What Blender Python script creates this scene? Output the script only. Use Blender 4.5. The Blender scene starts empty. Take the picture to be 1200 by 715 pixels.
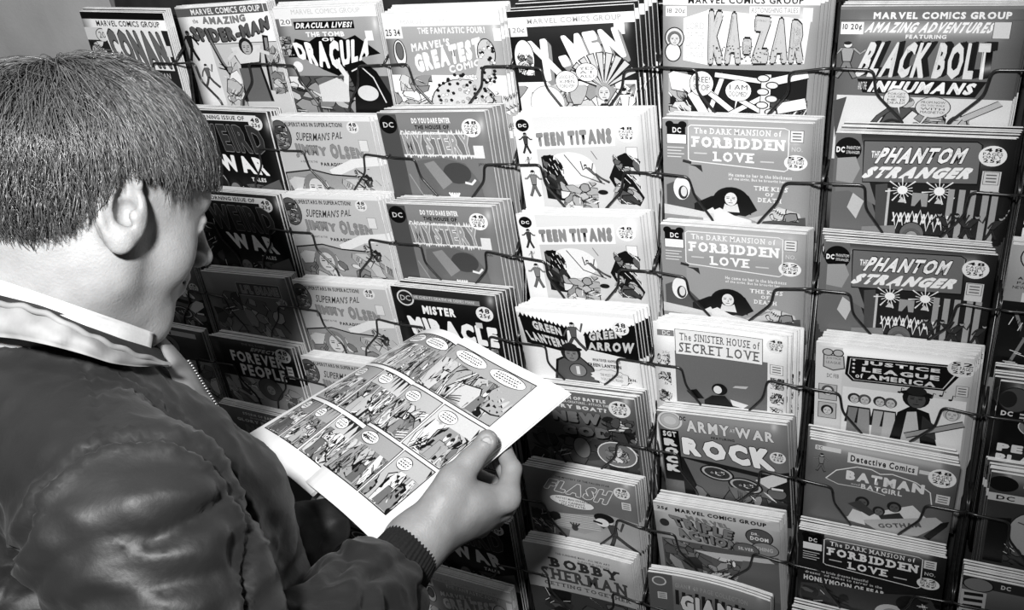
import bpy, bmesh, math, random
import numpy as np
from mathutils import Vector, Matrix

# ------------------------------------------------------------------ camera, world, light, exposure
scene = bpy.context.scene
FPX = 1031.67
CAM = np.array([0.33095, -0.95333, 1.62563])
CR = np.array([0.89582, 0.42548, -0.12835])      # camera right
CU = np.array([-0.12322, 0.51528, 0.84812])      # camera up
CB = np.array([0.42699, -0.74395, 0.51402])      # camera back
cam_data = bpy.data.cameras.new('camera')
cam_data.sensor_width = 36.0
cam_data.lens = 30.950
cam_data.clip_start = 0.02
cam = bpy.data.objects.new('camera', cam_data)
scene.collection.objects.link(cam)
cam.matrix_world = Matrix(((CR[0], CU[0], CB[0], CAM[0]), (CR[1], CU[1], CB[1], CAM[1]), (CR[2], CU[2], CB[2], CAM[2]), (0, 0, 0, 1)))
scene.camera = cam

world = bpy.data.worlds.new('room_light')
scene.world = world
world.use_nodes = True
world.node_tree.nodes['Background'].inputs[0].default_value = (1, 1, 1, 1)
world.node_tree.nodes['Background'].inputs[1].default_value = 0.035

def cam_off(r, u, b):
    return CAM + CR * r + CU * u + CB * b
# the photographer's flash, held up to the left of the lens
fl = bpy.data.lights.new('flash', 'SPOT')
fl.energy = 143
fl.spot_size = math.radians(116)
fl.spot_blend = 1.0
fl.shadow_soft_size = 0.045
flash = bpy.data.objects.new('flash', fl)
scene.collection.objects.link(flash)
fpos = cam_off(-0.155, 0.24, 0.20)
faim = CAM + CR * (-0.30) * 1.2 + CU * 0.30 * 1.2 - CB * 1.2
flash.location = fpos
flash.rotation_euler = Vector(faim - fpos).to_track_quat('-Z', 'Y').to_euler()
# weak unseen fill lamp, added overhead to brighten the wall at the left
al = bpy.data.lights.new('wall_fill', 'AREA')
al.energy = 6
al.size = 1.6
ao = bpy.data.objects.new('wall_fill', al)
scene.collection.objects.link(ao)
ao.location = (-1.5, -0.8, 2.7)
ao.rotation_euler = (math.radians(20), 0, 0)

scene.view_settings.view_transform = 'Standard'
scene.view_settings.look = 'None'
scene.view_settings.exposure = 0.0
scene.view_settings.gamma = 1.0
scene.view_settings.use_curve_mapping = False

# ------------------------------------------------------------------ helpers
COL = scene.collection
def at(px, py, d):
    """a point at depth d metres in front of the lens"""
    return CAM + CR * ((px - 600) * d / FPX) + CU * ((357.5 - py) * d / FPX) - CB * d
LEAN = math.radians(14)
def rack(X, V, N):
    """rack coordinates: X along the rack, V down its leaning face, N out of it towards the shopper"""
    s, c = math.sin(LEAN), math.cos(LEAN)
    return np.array([X, -V * s - N * c, -V * c + N * s + 1.05])
R_X = np.array([1.0, 0, 0]); R_V = rack(0, 1, 0) - rack(0, 0, 0); R_N = rack(0, 0, 1) - rack(0, 0, 0)
def lin(g):
    return 0.86 * max(0.0, g) ** 2.2
def link(name, mesh, parent=None, mat=None):
    o = bpy.data.objects.new(name, mesh)
    COL.objects.link(o)
    if parent is not None: o.parent = parent
    if mat is not None and mesh is not None:
        if len(mesh.materials) == 0: mesh.materials.append(mat)
    return o
def tag(o, label=None, cat=None, group=None, kind=None):
    if label: o['label'] = label
    if cat: o['category'] = cat
    if group: o['group'] = group
    if kind: o['kind'] = kind
    return o
def mesh_of(name, verts, faces, smooth=False):
    m = bpy.data.meshes.new(name)
    m.from_pydata([tuple(map(float, v)) for v in verts], [], faces)
    if smooth: m.shade_smooth()
    m.update()
    return m
def np_mesh(name, V, Q, smooth=True):
    m = bpy.data.meshes.new(name)
    k = Q.shape[1]
    m.vertices.add(len(V)); m.vertices.foreach_set('co', np.ascontiguousarray(V, dtype=np.float32).ravel())
    m.loops.add(Q.size); m.loops.foreach_set('vertex_index', np.ascontiguousarray(Q, dtype=np.int32).ravel())
    m.polygons.add(len(Q)); m.polygons.foreach_set('loop_start', np.arange(len(Q), dtype=np.int32) * k)
    m.update(calc_edges=True)
    m.validate()
    if smooth: m.shade_smooth()
    return m
def tube_data(pts, rad, seg=8, closed=False):
    pts = [Vector(p) for p in pts]; n = len(pts); V = []; F = []
    rads = rad if hasattr(rad, '__len__') else [rad] * n
    prev = None
    for i, p in enumerate(pts):
        a = pts[i - 1] if (i > 0 or closed) else p
        b = pts[(i + 1) % n] if (i < n - 1 or closed) else p
        t = (b - a).normalized()
        if prev is None:
            ref = Vector((0, 0, 1)) if abs(t.z) < 0.9 else Vector((1, 0, 0))
            x = t.cross(ref).normalized()
        else:
            x = (prev - t * prev.dot(t)).normalized()
        prev = x
        y = t.cross(x)
        for k in range(seg):
            a_ = 2 * math.pi * k / seg
            V.append(p + (x * math.cos(a_) + y * math.sin(a_)) * rads[i])
    for i in range(n if closed else n - 1):
        for k in range(seg):
            a, b = i * seg + k, i * seg + (k + 1) % seg
            c, d = ((i + 1) % n) * seg + (k + 1) % seg, ((i + 1) % n) * seg + k
            F.append((a, b, c, d))
    if not closed:
        F.append(tuple(range(seg - 1, -1, -1))); F.append(tuple(range((n - 1) * seg, n * seg)))
    return V, F
def tubes(name, lines, parent, mat, seg=8, smooth=True):
    V = []; F = []
    for pts, r in lines:
        v, f = tube_data(pts, r, seg)
        o = len(V); V += v; F += [tuple(i + o for i in q) for q in f]
    return link(name, mesh_of(name, V, F, smooth), parent, mat)
def box_data(c, ex, ey, ez):
    c = np.array(c, float); V = []
    for sx in (-1, 1):
        for sy in (-1, 1):
            for sz in (-1, 1):
                V.append(c + sx * np.array(ex) + sy * np.array(ey) + sz * np.array(ez))
    F = [(0, 1, 3, 2), (4, 6, 7, 5), (0, 4, 5, 1), (2, 3, 7, 6), (0, 2, 6, 4), (1, 5, 7, 3)]
    return V, F
def round_bend(pts, r=0.006, n=4):
    pts = [np.array(p, float) for p in pts]; out = [pts[0]]
    for i in range(1, len(pts) - 1):
        a, b, c = pts[i - 1], pts[i], pts[i + 1]
        d1 = a - b; d2 = c - b; l1 = np.linalg.norm(d1); l2 = np.linalg.norm(d2)
        rr = min(r, l1 * 0.45, l2 * 0.45)
        p, q = b + d1 / l1 * rr, b + d2 / l2 * rr
        for k in range(n + 1):
            t = k / n
            out.append((1 - t) ** 2 * p + 2 * t * (1 - t) * b + t * t * q)
    out.append(pts[-1])
    return out

# ------------------------------------------------------------------ materials
def new_mat(name, base=0.5, rough=0.5, spec=0.5, metal=0.0):
    m = bpy.data.materials.new(name); m.use_nodes = True
    b = m.node_tree.nodes['Principled BSDF']
    b.inputs['Base Color'].default_value = (base, base, base, 1)
    b.inputs['Roughness'].default_value = rough
    b.inputs['Specular IOR Level'].default_value = spec
    b.inputs['Metallic'].default_value = metal
    return m, m.node_tree, b
def add_noise(nt, bsdf, scale, lo, hi, detail=4, bump=0.0, dist=0.001, stretch=(1, 1, 1), bscale=None):
    tc = nt.nodes.new('ShaderNodeTexCoord'); mp = nt.nodes.new('ShaderNodeMapping')
    mp.inputs['Scale'].default_value = stretch
    nt.links.new(tc.outputs['Object'], mp.inputs['Vector'])
    n = nt.nodes.new('ShaderNodeTexNoise'); n.inputs['Scale'].default_value = scale; n.inputs['Detail'].default_value = detail
    nt.links.new(mp.outputs['Vector'], n.inputs['Vector'])
    r = nt.nodes.new('ShaderNodeValToRGB')
    r.color_ramp.elements[0].color = (lo, lo, lo, 1); r.color_ramp.elements[1].color = (hi, hi, hi, 1)
    r.color_ramp.elements[0].position = 0.3; r.color_ramp.elements[1].position = 0.7
    nt.links.new(n.outputs['Fac'], r.inputs['Fac']); nt.links.new(r.outputs['Color'], bsdf.inputs['Base Color'])
    if bump:
        n2 = n
        if bscale:
            n2 = nt.nodes.new('ShaderNodeTexNoise'); n2.inputs['Scale'].default_value = bscale; n2.inputs['Detail'].default_value = detail
            nt.links.new(mp.outputs['Vector'], n2.inputs['Vector'])
        bp = nt.nodes.new('ShaderNodeBump'); bp.inputs['Strength'].default_value = bump; bp.inputs['Distance'].default_value = dist
        nt.links.new(n2.outputs['Fac'], bp.inputs['Height']); nt.links.new(bp.outputs['Normal'], bsdf.inputs['Normal'])
# printed ink: every printed shape carries its own grey in the attribute 'ink'
INK, nt, b = new_mat('printed_ink', 0.5, 0.42, 0.35)
a_ = nt.nodes.new('ShaderNodeAttribute'); a_.attribute_name = 'ink'
tc = nt.nodes.new('ShaderNodeTexCoord'); nz = nt.nodes.new('ShaderNodeTexNoise'); nz.inputs['Scale'].default_value = 900; nz.inputs['Detail'].default_value = 1
nt.links.new(tc.outputs['Object'], nz.inputs['Vector'])
mr = nt.nodes.new('ShaderNodeMapRange'); mr.inputs['To Min'].default_value = 0.86; mr.inputs['To Max'].default_value = 1.12
nt.links.new(nz.outputs['Fac'], mr.inputs['Value'])
vm = nt.nodes.new('ShaderNodeVectorMath'); vm.operation = 'SCALE'
nt.links.new(a_.outputs['Color'], vm.inputs[0]); nt.links.new(mr.outputs['Result'], vm.inputs['Scale'])
nt.links.new(vm.outputs['Vector'], b.inputs['Base Color'])
PAPER, nt, b = new_mat('page_edges', 0.75, 0.8, 0.1)
add_noise(nt, b, 60, 0.66, 0.92, 6, 0.5, 0.0006, (1.2, 14, 1.2), 220)
NEWS, nt, b = new_mat('newsprint', 0.78, 0.8, 0.1)
add_noise(nt, b, 30, 0.64, 0.72, 4, 0.08, 0.0005)
WIRE, nt, b = new_mat('black_enamel_wire', 0.012, 0.28, 0.6)
add_noise(nt, b, 200, 0.008, 0.02, 3, 0.1, 0.0002)
WALLM, nt, b = new_mat('painted_plaster', 0.5, 0.9, 0.1)
add_noise(nt, b, 9, 0.46, 0.56, 8, 0.25, 0.002, (1, 1, 1), 120)
WALLM2, nt, b = new_mat('mottled_board', 0.1, 0.8, 0.2)
add_noise(nt, b, 26, 0.03, 0.20, 5, 0.2, 0.001, (1, 1, 2.5))
FLOORM, nt, b = new_mat('dark_linoleum', 0.06, 0.5, 0.3)
add_noise(nt, b, 14, 0.03, 0.08, 6, 0.1, 0.001)
BACKM, nt, b = new_mat('dark_rack_board', 0.02, 0.8, 0.1)
add_noise(nt, b, 20, 0.012, 0.03, 4, 0.1, 0.001)
# ------------------------------------------------------------------ flat print: lettering and pictures as thin ink shapes
_TXT = {}
SERIF = {'F': [(.08, 1), (.08, 0), (.92, 1)], 'O': [], 'R': [(.08, 1), (.08, 0), (.92, 0)], 'B': [(.08, 1), (.08, 0)], 'I': [(.5, 1), (.5, 0)], 'D': [(.08, 1), (.08, 0)],
         'E': [(.08, 1), (.08, 0), (.95, 1), (.95, 0)], 'N': [(.08, 1), (.08, 0), (.92, 1)], 'L': [(.08, 1), (.08, 0), (.95, 0)], 'V': [(.06, 1), (.94, 1)], 'Y': [(.06, 1), (.94, 1), (.5, 0)],
         'S': [(.85, 1), (.15, 0)], 'H': [(.08, 1), (.08, 0), (.92, 1), (.92, 0)], 'M': [(.06, 1), (.06, 0), (.94, 1), (.94, 0)], 'A': [(.05, 0), (.95, 0)], 'C': [(.9, 1)],
         'T': [(.5, 0), (.05, 1), (.95, 1)], 'K': [(.08, 1), (.08, 0), (.92, 1), (.92, 0)], 'P': [(.08, 1), (.08, 0)], 'G': [(.9, 1)], 'U': [(.1, 1), (.9, 1)]}
def glyph_mesh(s, off):
    cu = bpy.data.curves.new('t', 'FONT'); cu.body = s; cu.size = 1; cu.offset = off; cu.resolution_u = 2; cu.fill_mode = 'FRONT'
    o = bpy.data.objects.new('t', cu); COL.objects.link(o)
    dg = bpy.context.evaluated_depsgraph_get(); dg.update()
    me = o.evaluated_get(dg).to_mesh()
    n = len(me.vertices); co = np.zeros(n * 3); me.vertices.foreach_get('co', co)
    me.calc_loop_triangles()
    tr = np.zeros(len(me.loop_triangles) * 3, dtype=np.int32); me.loop_triangles.foreach_get('vertices', tr)
    o.evaluated_get(dg).to_mesh_clear(); bpy.data.objects.remove(o); bpy.data.curves.remove(cu)
    return co.reshape(-1, 3)[:, :2].copy(), tr.reshape(-1, 3)
def text2d(s, off=0.0, serif=False, grow=None):
    """lettering on one line: x, y and a small height so that overlapping strokes never lie in one plane.
    grow > off thickens the strokes for an outline while keeping the spacing"""
    grow = off if grow is None else grow
    key = (s, round(off, 3), serif, round(grow, 3))
    if key in _TXT: return _TXT[key]
    V, T = [], []; x = 0; n0 = 0
    def put(v, t, z):
        nonlocal n0
        V.append(np.column_stack([v, np.full(len(v), z)])); T.append(np.asarray(t) + n0); n0 += len(v)
    base = min(off, .032); ext = grow - min(grow, .032)
    dirs = [(0, 0)] if ext < .004 else [(ext * math.cos(a), ext * math.sin(a)) for a in np.arange(8) * math.pi / 4]
    for ci, ch in enumerate(s):
        if ch == ' ': x += 0.32; continue
        for o_ in (base, min(grow, .032)):
            kc = ('g', ch, round(o_, 3))
            if kc not in _TXT: _TXT[kc] = glyph_mesh(ch, o_)
        vb = _TXT[('g', ch, round(base, 3))][0]; v, t = _TXT[('g', ch, round(min(grow, .032), 3))]
        if len(vb) == 0: x += 0.3; continue
        w = vb[:, 0].max() - vb[:, 0].min(); v = v.copy(); v[:, 0] += x - vb[:, 0].min() + max(0, off - .032)
        for k, dd in enumerate(dirs): put(v + np.array(dd), t, (ci % 3) * .25 + k * .02)
        if serif:
            e = grow; hh = 0.07; sw = 0.13
            for j, (fx, top) in enumerate(SERIF.get(ch, [])):
                cx = x + fx * w; y0, y1 = vb[:, 1].min(), vb[:, 1].max()
                yy = (y1 - hh - e, y1 + e - base) if top else (y0 - e + base, y0 + hh + e)
                put(np.array([[cx - sw - e, yy[0]], [cx + sw + e, yy[0]], [cx + sw + e, yy[1]], [cx - sw - e, yy[1]]]), [[0, 1, 2], [0, 2, 3]], (ci % 3) * .25 + .17 + j * .015)
        x += w + 0.09 + max(0, off) * 1.2 + (0.13 if serif else 0)
    if not V: put(np.zeros((3, 2)), [[0, 1, 2]], 0)
    _TXT[key] = (np.vstack(V), np.vstack(T))
    return _TXT[key]

class Design:
    """a printed sheet: x 0..1 across, y 0..1 down the part that shows above the pocket in front"""
    def __init__(s, base, spine=0.8, ys=0.645):
        s.base = base; s.spine = spine; s.ys = ys; s.items = []; s.lay = 0
    def add(s, part, V, T, g, dl=1.0):
        s.lay += dl
        V = np.asarray(V, float)
        if V.shape[1] == 2: V = np.column_stack([V, np.zeros(len(V))])
        s.items.append((part, V, np.asarray(T, int), g, s.lay))
    def poly(s, part, pts, g, dl=1.0):
        from mathutils.geometry import tessellate_polygon
        tr = tessellate_polygon([[Vector((p[0], p[1], 0)) for p in pts]])
        s.add(part, pts, tr, g, dl)
    def rect(s, part, x0, y0, x1, y1, g, ol=None, w=0.006):
        if ol is not None: s.add(part, [(x0 - w, y0 - w * 1.4), (x1 + w, y0 - w * 1.4), (x1 + w, y1 + w * 1.4), (x0 - w, y1 + w * 1.4)], [(0, 1, 2), (0, 2, 3)], ol)
        s.add(part, [(x0, y0), (x1, y0), (x1, y1), (x0, y1)], [(0, 1, 2), (0, 2, 3)], g)
    def ell(s, part, cx, cy, rx, ry, g, ol=None, w=0.008, n=24, dl=1.0, rot=0.0, jag=0.0):
        def ring(rx, ry, ph=0):
            P = []
            for k in range(n):
                a = 2 * math.pi * k / n; q = 1 + (jag if k % 2 else 0)
                x, y = rx * math.cos(a) * q, ry * math.sin(a) * q
                P.append((cx + x * math.cos(rot) - y * math.sin(rot), cy + x * math.sin(rot) + y * math.cos(rot)))
            return P
        T = [(0, k, k + 1) for k in range(1, n - 1)]
        if ol is not None: s.add(part, ring(rx + w, ry + w * 1.4), T, ol, dl)
        s.add(part, ring(rx, ry), T, g, dl)
    def line(s, part, pts, w, g, dl=1.0):
        P = [np.array(p, float) * [1, s.ys] for p in pts]; V = []; T = []
        for i, p in enumerate(P):
            a = P[max(i - 1, 0)]; b = P[min(i + 1, len(P) - 1)]
            t = (b - a) / (np.linalg.norm(b - a) + 1e-9); nn = np.array([-t[1], t[0]]) * w / 2
            V += [(p + nn) / [1, s.ys], (p - nn) / [1, s.ys]]
        for i in range(len(P) - 1):
            T += [(2 * i, 2 * i + 1, 2 * i + 3), (2 * i, 2 * i + 3, 2 * i + 2)]
        s.add(part, V, T, g, dl)
    def text(s, part, string, x0, y0, x1, y1, g, off=0.0, ol=None, ow=0.05, serif=False, arc=0.0, slope=0.0, shear=0.0, quad=None, shadow=None, sh=(0.008, 0.01), belly=0.0):
        jobs = []
        V0, T0 = text2d(string, off, serif)
        lo, hi = V0.min(0), V0.max(0)
        if shadow is not None:
            for k in (1.0, 0.66, 0.33): jobs.append((off + (ow if ol is not None else 0), shadow, (sh[0] * k, sh[1] * k)))
        if ol is not None: jobs.append((off + ow, ol, (0, 0)))
        jobs.append((off, g, (0, 0)))
        for of, gr, dxy in jobs:
            V, T = text2d(string, off, serif, of)
            u = (V[:, 0] - lo[0]) / (hi[0] - lo[0] + 1e-9); w = 1 - (V[:, 1] - lo[1]) / (hi[1] - lo[1] + 1e-9)
            if quad is not None:
                q = [np.array(p) for p in quad]
                P = ((1 - u) * (1 - w))[:, None] * q[0] + (u * (1 - w))[:, None] * q[1] + (u * w)[:, None] * q[2] + ((1 - u) * w)[:, None] * q[3]
            else:
                P = np.stack([x0 + (x1 - x0) * u, y0 + (y1 - y0) * w], 1)
            uu = (P[:, 0] - x0) / (x1 - x0 + 1e-9) if quad is None else u
            P[:, 1] += arc * 4 * (uu - .5) ** 2 + slope * (uu - .5)
            P[:, 1] += belly * (1 - (2 * uu - 1) ** 2) * w
            P[:, 0] += shear * (0.5 - w)
            P = P + np.array(dxy)
            s.add(part, np.column_stack([P, V[:, 2]]), T, gr)
    # --- small pictures
    def balloon(s, cx, cy, rx, ry, lines=(), tail=None, g=0.95):
        if tail: s.poly('cover_picture', [(cx - rx * .2, cy), (cx + rx * .25, cy), tail], 0.1); 
        s.ell('cover_picture', cx, cy, rx, ry, g, 0.08, 0.005)
        if tail: s.poly('cover_picture', [(cx - rx * .12, cy), (cx + rx * .17, cy), (tail[0], tail[1] - .01)], g)
        n = len(lines)
        for i, t in enumerate(lines):
            hh = ry * 1.3 / max(n, 1); y = cy - ry * .65 + i * hh
            s.text('cover_picture', t, cx - rx * .7, y + hh * .12, cx + rx * .7, y + hh * .85, 0.12)
    def price(s, cx, cy, r, lines=('48', 'PAGES', 'ONLY', '25¢'), g=0.96, ry=None):
        ry = ry or r * 1.35
        s.ell('price_mark', cx, cy, r, ry, g)
        hs = [.42, .32, .32, .46] if len(lines) == 4 else [1.5 / len(lines)] * len(lines); y = cy - ry * .76
        for t, h in zip(lines, hs):
            wf = .62 if t in ('48', '25¢') else .7
            s.text('price_mark', t, cx - r * wf, y, cx + r * wf, y + h * ry * .88, 0.06, 0.03 if len(t) < 4 else 0.01); y += h * ry
    def code(s, x0, y0, x1, y1, g=0.9):
        s.rect('approval_stamp', x0, y0, x1, y1, g, 0.2, 0.003)
        for k in range(3):
            y = y0 + (y1 - y0) * (.18 + .27 * k); s.rect('approval_stamp', x0 + (x1 - x0) * .15, y, x1 - (x1 - x0) * .15, y + (y1 - y0) * .1, 0.35)
    def roundel(s, cx, cy, r, g=0.06, t=0.92, word='DC'):
        s.ell('publisher_roundel', cx, cy, r, r * 1.35, g)
        s.text('publisher_roundel', word, cx - r * .6, cy - r * .35, cx + r * .6, cy + r * .4, t, 0.03)
    def fig(s, x, y, h, g, skin=0.8, lean=0.0, arms=(0.3, -0.2), legs=(0.12, -0.12), hair=0.12):
        """a plain standing or striding figure, h tall (in y units), feet at y"""
        w = h * s.ys; P = 'cover_picture'
        hip = (x + lean * h * .35, y - h * .48); sh = (x + lean * h * .8, y - h * .82)
        for l in legs: s.line(P, [hip, (hip[0] + l * w * .6, y - h * .24), (hip[0] + l * w * 1.5, y)], w * .11, 0.06); 
        for l in legs: s.line(P, [hip, (hip[0] + l * w * .6, y - h * .24), (hip[0] + l * w * 1.5, y - .01)], w * .08, g * .8)
        s.poly(P, [(sh[0] - w * .14, sh[1]), (sh[0] + w * .14, sh[1]), (hip[0] + w * .09, hip[1] + .02), (hip[0] - w * .09, hip[1] + .02)], 0.06)
        s.poly(P, [(sh[0] - w * .12, sh[1] + .008), (sh[0] + w * .12, sh[1] + .008), (hip[0] + w * .07, hip[1] + .01), (hip[0] - w * .07, hip[1] + .01)], g)
        for i, a in enumerate(arms):
            sg = 1 if i == 0 else -1
            s.line(P, [(sh[0] + sg * w * .11, sh[1] + .01), (sh[0] + sg * w * .24, sh[1] + h * .16), (sh[0] + sg * w * .34, sh[1] + h * (.16 - a))], w * .065, 0.06)
            s.line(P, [(sh[0] + sg * w * .11, sh[1] + .01), (sh[0] + sg * w * .24, sh[1] + h * .16), (sh[0] + sg * w * .34, sh[1] + h * (.16 - a))], w * .045, g)
        s.ell(P, sh[0] + lean * h * .1, sh[1] - h * .075, w * .075, h * .08, skin, 0.06, 0.003, 12)
        s.ell(P, sh[0] + lean * h * .1 - w * .01, sh[1] - h * .115, w * .075, h * .045, hair, None, 0, 12)
    def face(s, cx, cy, r, skin=0.85, hair=0.1, hat=False):
        P = 'cover_picture'; ry = r * 1.25 / s.ys * .8
        s.ell(P, cx, cy - ry * .1, r * 1.25, ry * 1.2, hair, None, 0, 16)
        s.ell(P, cx + r * .05, cy + ry * .12, r * .82, ry * .95, skin, 0.05, 0.003, 16)
        for sx in (-.35, .4):
            s.rect(P, cx + sx * r - r * .18, cy - ry * .02, cx + sx * r + r * .18, cy + ry * .08, 0.08)
            s.rect(P, cx + sx * r - r * .22, cy - ry * .2, cx + sx * r + r * .22, cy - ry * .14, 0.1)
        s.line(P, [(cx + r * .05, cy + ry * .1), (cx + r * .14, cy + ry * .38), (cx, cy + ry * .42)], r * .07, 0.2)
        s.rect(P, cx - r * .25, cy + ry * .62, cx + r * .3, cy + ry * .7, 0.12)
        if hat:
            s.ell(P, cx, cy - ry * .62, r * 1.5, ry * .32, 0.08, None, 0, 16); s.ell(P, cx, cy - ry * .9, r * .9, ry * .5, 0.14, None, 0, 16)
    def art(s, seed, x0, y0, x1, y1, lo=0.3, hi=0.9, n=16, size=0.16, part='cover_picture', hatch=10, ang=None):
        """busy inked drawing: outlined rocks, drapery and hatching, kept inside its panel"""
        rn = random.Random(seed)
        cl = lambda x, y: (min(max(x, x0), x1), min(max(y, y0), y1))
        for i in range(n):
            cx, cy = rn.uniform(x0, x1), rn.uniform(y0, y1); m = rn.randint(5, 9); a0 = rn.random() * 6.28
            el = rn.uniform(.35, 1.0); th = (ang if ang is not None else rn.uniform(0, 3.14)) + rn.uniform(-.4, .4); R = size * rn.uniform(.35, 1.1)
            P = []
            for k in range(m):
                a = a0 + 6.283 * k / m; r = R * rn.uniform(.6, 1.1)
                ex, ey = r * math.cos(a), r * math.sin(a) * el
                P.append((ex * math.cos(th) - ey * math.sin(th), (ex * math.sin(th) + ey * math.cos(th)) * 1.35))
            g = rn.uniform(lo, hi)
            o = 1 + 0.008 / R * 1.4
            T = [(0, k, k + 1) for k in range(1, m - 1)]
            if g > .22: s.add(part, [cl(cx + p[0] * o, cy + p[1] * o) for p in P], T, 0.05, .4)
            s.add(part, [cl(cx + p[0], cy + p[1]) for p in P], T, g, .4)
        for i in range(hatch):
            cx, cy = rn.uniform(x0, x1), rn.uniform(y0, y1); th = (ang if ang is not None else rn.uniform(0, 3.14)); L = size * rn.uniform(.3, .9)
            for k in range(rn.randint(2, 5)):
                ox = k * .014
                a = cl(cx + ox - L * math.cos(th) / 2, cy + ox - L * math.sin(th) * .65); b = cl(cx + ox + L * math.cos(th) / 2, cy + ox + L * math.sin(th) * .65)
                if abs(a[0] - b[0]) + abs(a[1] - b[1]) > .01: s.line(part, [a, b], .005, 0.06 if rn.random() < .75 else .92, .2)
def cut_strips(V, T, n, lo=0.0, hi=1.0):
    """slice flat triangles at n-1 vertical lines so that they can follow a curved sheet"""
    bm = bmesh.new(); vs = [bm.verts.new(p) for p in V]
    for t in T:
        try: bm.faces.new([vs[i] for i in t])
        except ValueError: pass
    for k in range(1, n):
        x = lo + (hi - lo) * k / n
        if V[:, 0].min() < x - 1e-4 and V[:, 0].max() > x + 1e-4:
            bmesh.ops.bisect_plane(bm, geom=bm.verts[:] + bm.edges[:] + bm.faces[:], plane_co=(x, 0, 0), plane_no=(1, 0, 0), dist=1e-6)
    bmesh.ops.triangulate(bm, faces=bm.faces[:])
    bm.verts.index_update()
    V2 = np.array([v.co[:3] for v in bm.verts]); T2 = np.array([[v.index for v in f.verts] for f in bm.faces])
    bm.free()
    return V2, T2
def ink_mesh(name, V, T, G):
    m = np_mesh(name, V, T, False)
    at_ = m.attributes.new('ink', 'FLOAT_COLOR', 'POINT')
    c = np.ones((len(V), 4), dtype=np.float32); c[:, :3] = np.asarray(G)[:, None]
    if len(at_.data) == len(V): at_.data.foreach_set('color', c.ravel())
    m.materials.append(INK)
    return m
# ------------------------------------------------------------------ the covers
DES = {}
TI, CP, BG, PM = 'title_lettering', 'cover_picture', 'front_cover', 'price_mark'
def banner(d, y0, y1, gband, gtext, x0=.12, x1=.95, bx0=0, bx1=1):
    d.rect(BG, bx0, y0, bx1, y1, gband); d.text(TI, 'MARVEL COMICS GROUP', x0, y0 + (y1 - y0) * .18, x1, y1 - (y1 - y0) * .15, gtext, .02)

d = DES['barbarian'] = Design(0.93, .9)
d.rect(BG, 0, 0, 1, .1, .08); d.text(TI, 'MARVEL COMICS GROUP', .17, .12, .93, .2, .12, .02)
d.rect(BG, 0, .24, 1, 1.6, .16); d.rect(BG, .0, .22, .3, .4, .86); d.ell('price_mark', .2, .33, .07, .09, .9, .1); d.text(PM, '20', .16, .28, .24, .37, .1)
d.art(3, .02, .42, .2, 1.0, .3, .95, 14, .1)
d.poly(BG, [(.22, .2), (.93, .24), (.97, .8), (.3, .8)], .97)
d.text(TI, 'CONAN', 0, 0, 0, 0, .42, .07, ol=.06, ow=.035, quad=[(.24, .24), (.89, .27), (.95, .77), (.31, .76)])
d.text(TI, 'THE BARBARIAN', .42, .84, .9, .92, .75, .01)
d.art(4, .1, .93, .98, 1.5, .15, .9, 22, .16); d.rect(PM, .93, .45, .99, .6, .9)

d = DES['hood_white'] = Design(0.93, .9)
d.rect(BG, 0, .02, .95, .13, .36); d.text(TI, 'MARVEL COMICS GROUP', .17, .035, .9, .11, .97, .02)
d.rect(BG, .0, .02, .95, .13, .36); d.text(TI, 'MARVEL COMICS GROUP', .17, .035, .92, .112, .97, .02)
d.text(TI, 'the', .16, .16, .22, .22, .15, .01)
d.text(TI, 'AMAZING', .27, .155, .74, .25, .5, .05, ol=.1, ow=.02, arc=-.02)
d.text(TI, 'SPIDER-MAN', 0, 0, 0, 0, .36, .07, ol=.06, ow=.02, quad=[(.1, .33), (.98, .25), (.97, .42), (.13, .52)], arc=-.08, shadow=.1, sh=(-.01, .012))
d.rect(BG, .28, .5, 1, .51, .3); d.rect(BG, .28, .51, 1, 1.5, .8)
d.fig(.06, .72, .42, .12, .3, arms=(-.15, -.15)); d.fig(.16, 1.1, .34, .4, .9, legs=(.3, -.2))
d.line(CP, [(.3, .45), (.36, .75), (.5, 1.15)], .04, .1); d.line(CP, [(.3, .45), (.37, .75), (.52, 1.15)], .02, .5)
d.line(CP, [(.9, .42), (.86, .8), (.84, 1.15)], .06, .1); d.line(CP, [(.9, .45), (.87, .8), (.85, 1.15)], .03, .55)
d.art(5, .3, .75, .52, 1.4, .4, .95, 10, .12); d.art(6, .86, .55, 1, 1.2, .5, .95, 10, .12)
d.poly(CP, [(.5, .62), (.82, .6), (.78, .8), (.82, 1.3), (.5, 1.3), (.56, .8)], .1); d.poly(CP, [(.53, .84), (.76, .84), (.79, 1.3), (.54, 1.3)], .4)
d.poly(CP, [(.5, .56), (.83, .54), (.77, .76), (.56, .78)], .88); d.face(.67, .56, .06, .7, .15); d.line(CP, [(.56, .6), (.44, .72)], .03, .85); d.line(CP, [(.78, .6), (.9, .66)], .03, .85)
d.rect(BG, .96, .02, 1, .12, .4)

d = DES['vampire'] = Design(.6, .9)
d.rect(BG, 0, 0, 1, .13, .93); d.text(TI, 'MARVEL COMICS GROUP', .18, .02, .85, .08, .75)
d.rect(BG, .04, .13, .16, .22, .95); d.text(PM, '20', .05, .14, .15, .2, .2)
d.rect(BG, .18, .17, .77, .27, .06); d.text(TI, 'DRACULA LIVES!', .2, .185, .75, .255, .97, .045, shear=.02)
d.text(TI, 'THE TOMB', .28, .3, .66, .365, .95, .05)
d.poly(TI, [(.05, .62), (.16, .38), (.3, .42), (.38, .36), (.6, .36), (.66, .4), (.76, .35), (.97, .58), (.8, .62), (.66, .76), (.52, .86), (.38, .78), (.2, .62)], .05)
d.text(TI, 'OF', .43, .375, .55, .42, .97, .04)
d.text(TI, 'DRACULA', 0, 0, 0, 0, .98, .075, quad=[(.12, .43), (.92, .39), (.85, .6), (.15, .62)], belly=.16)
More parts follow.
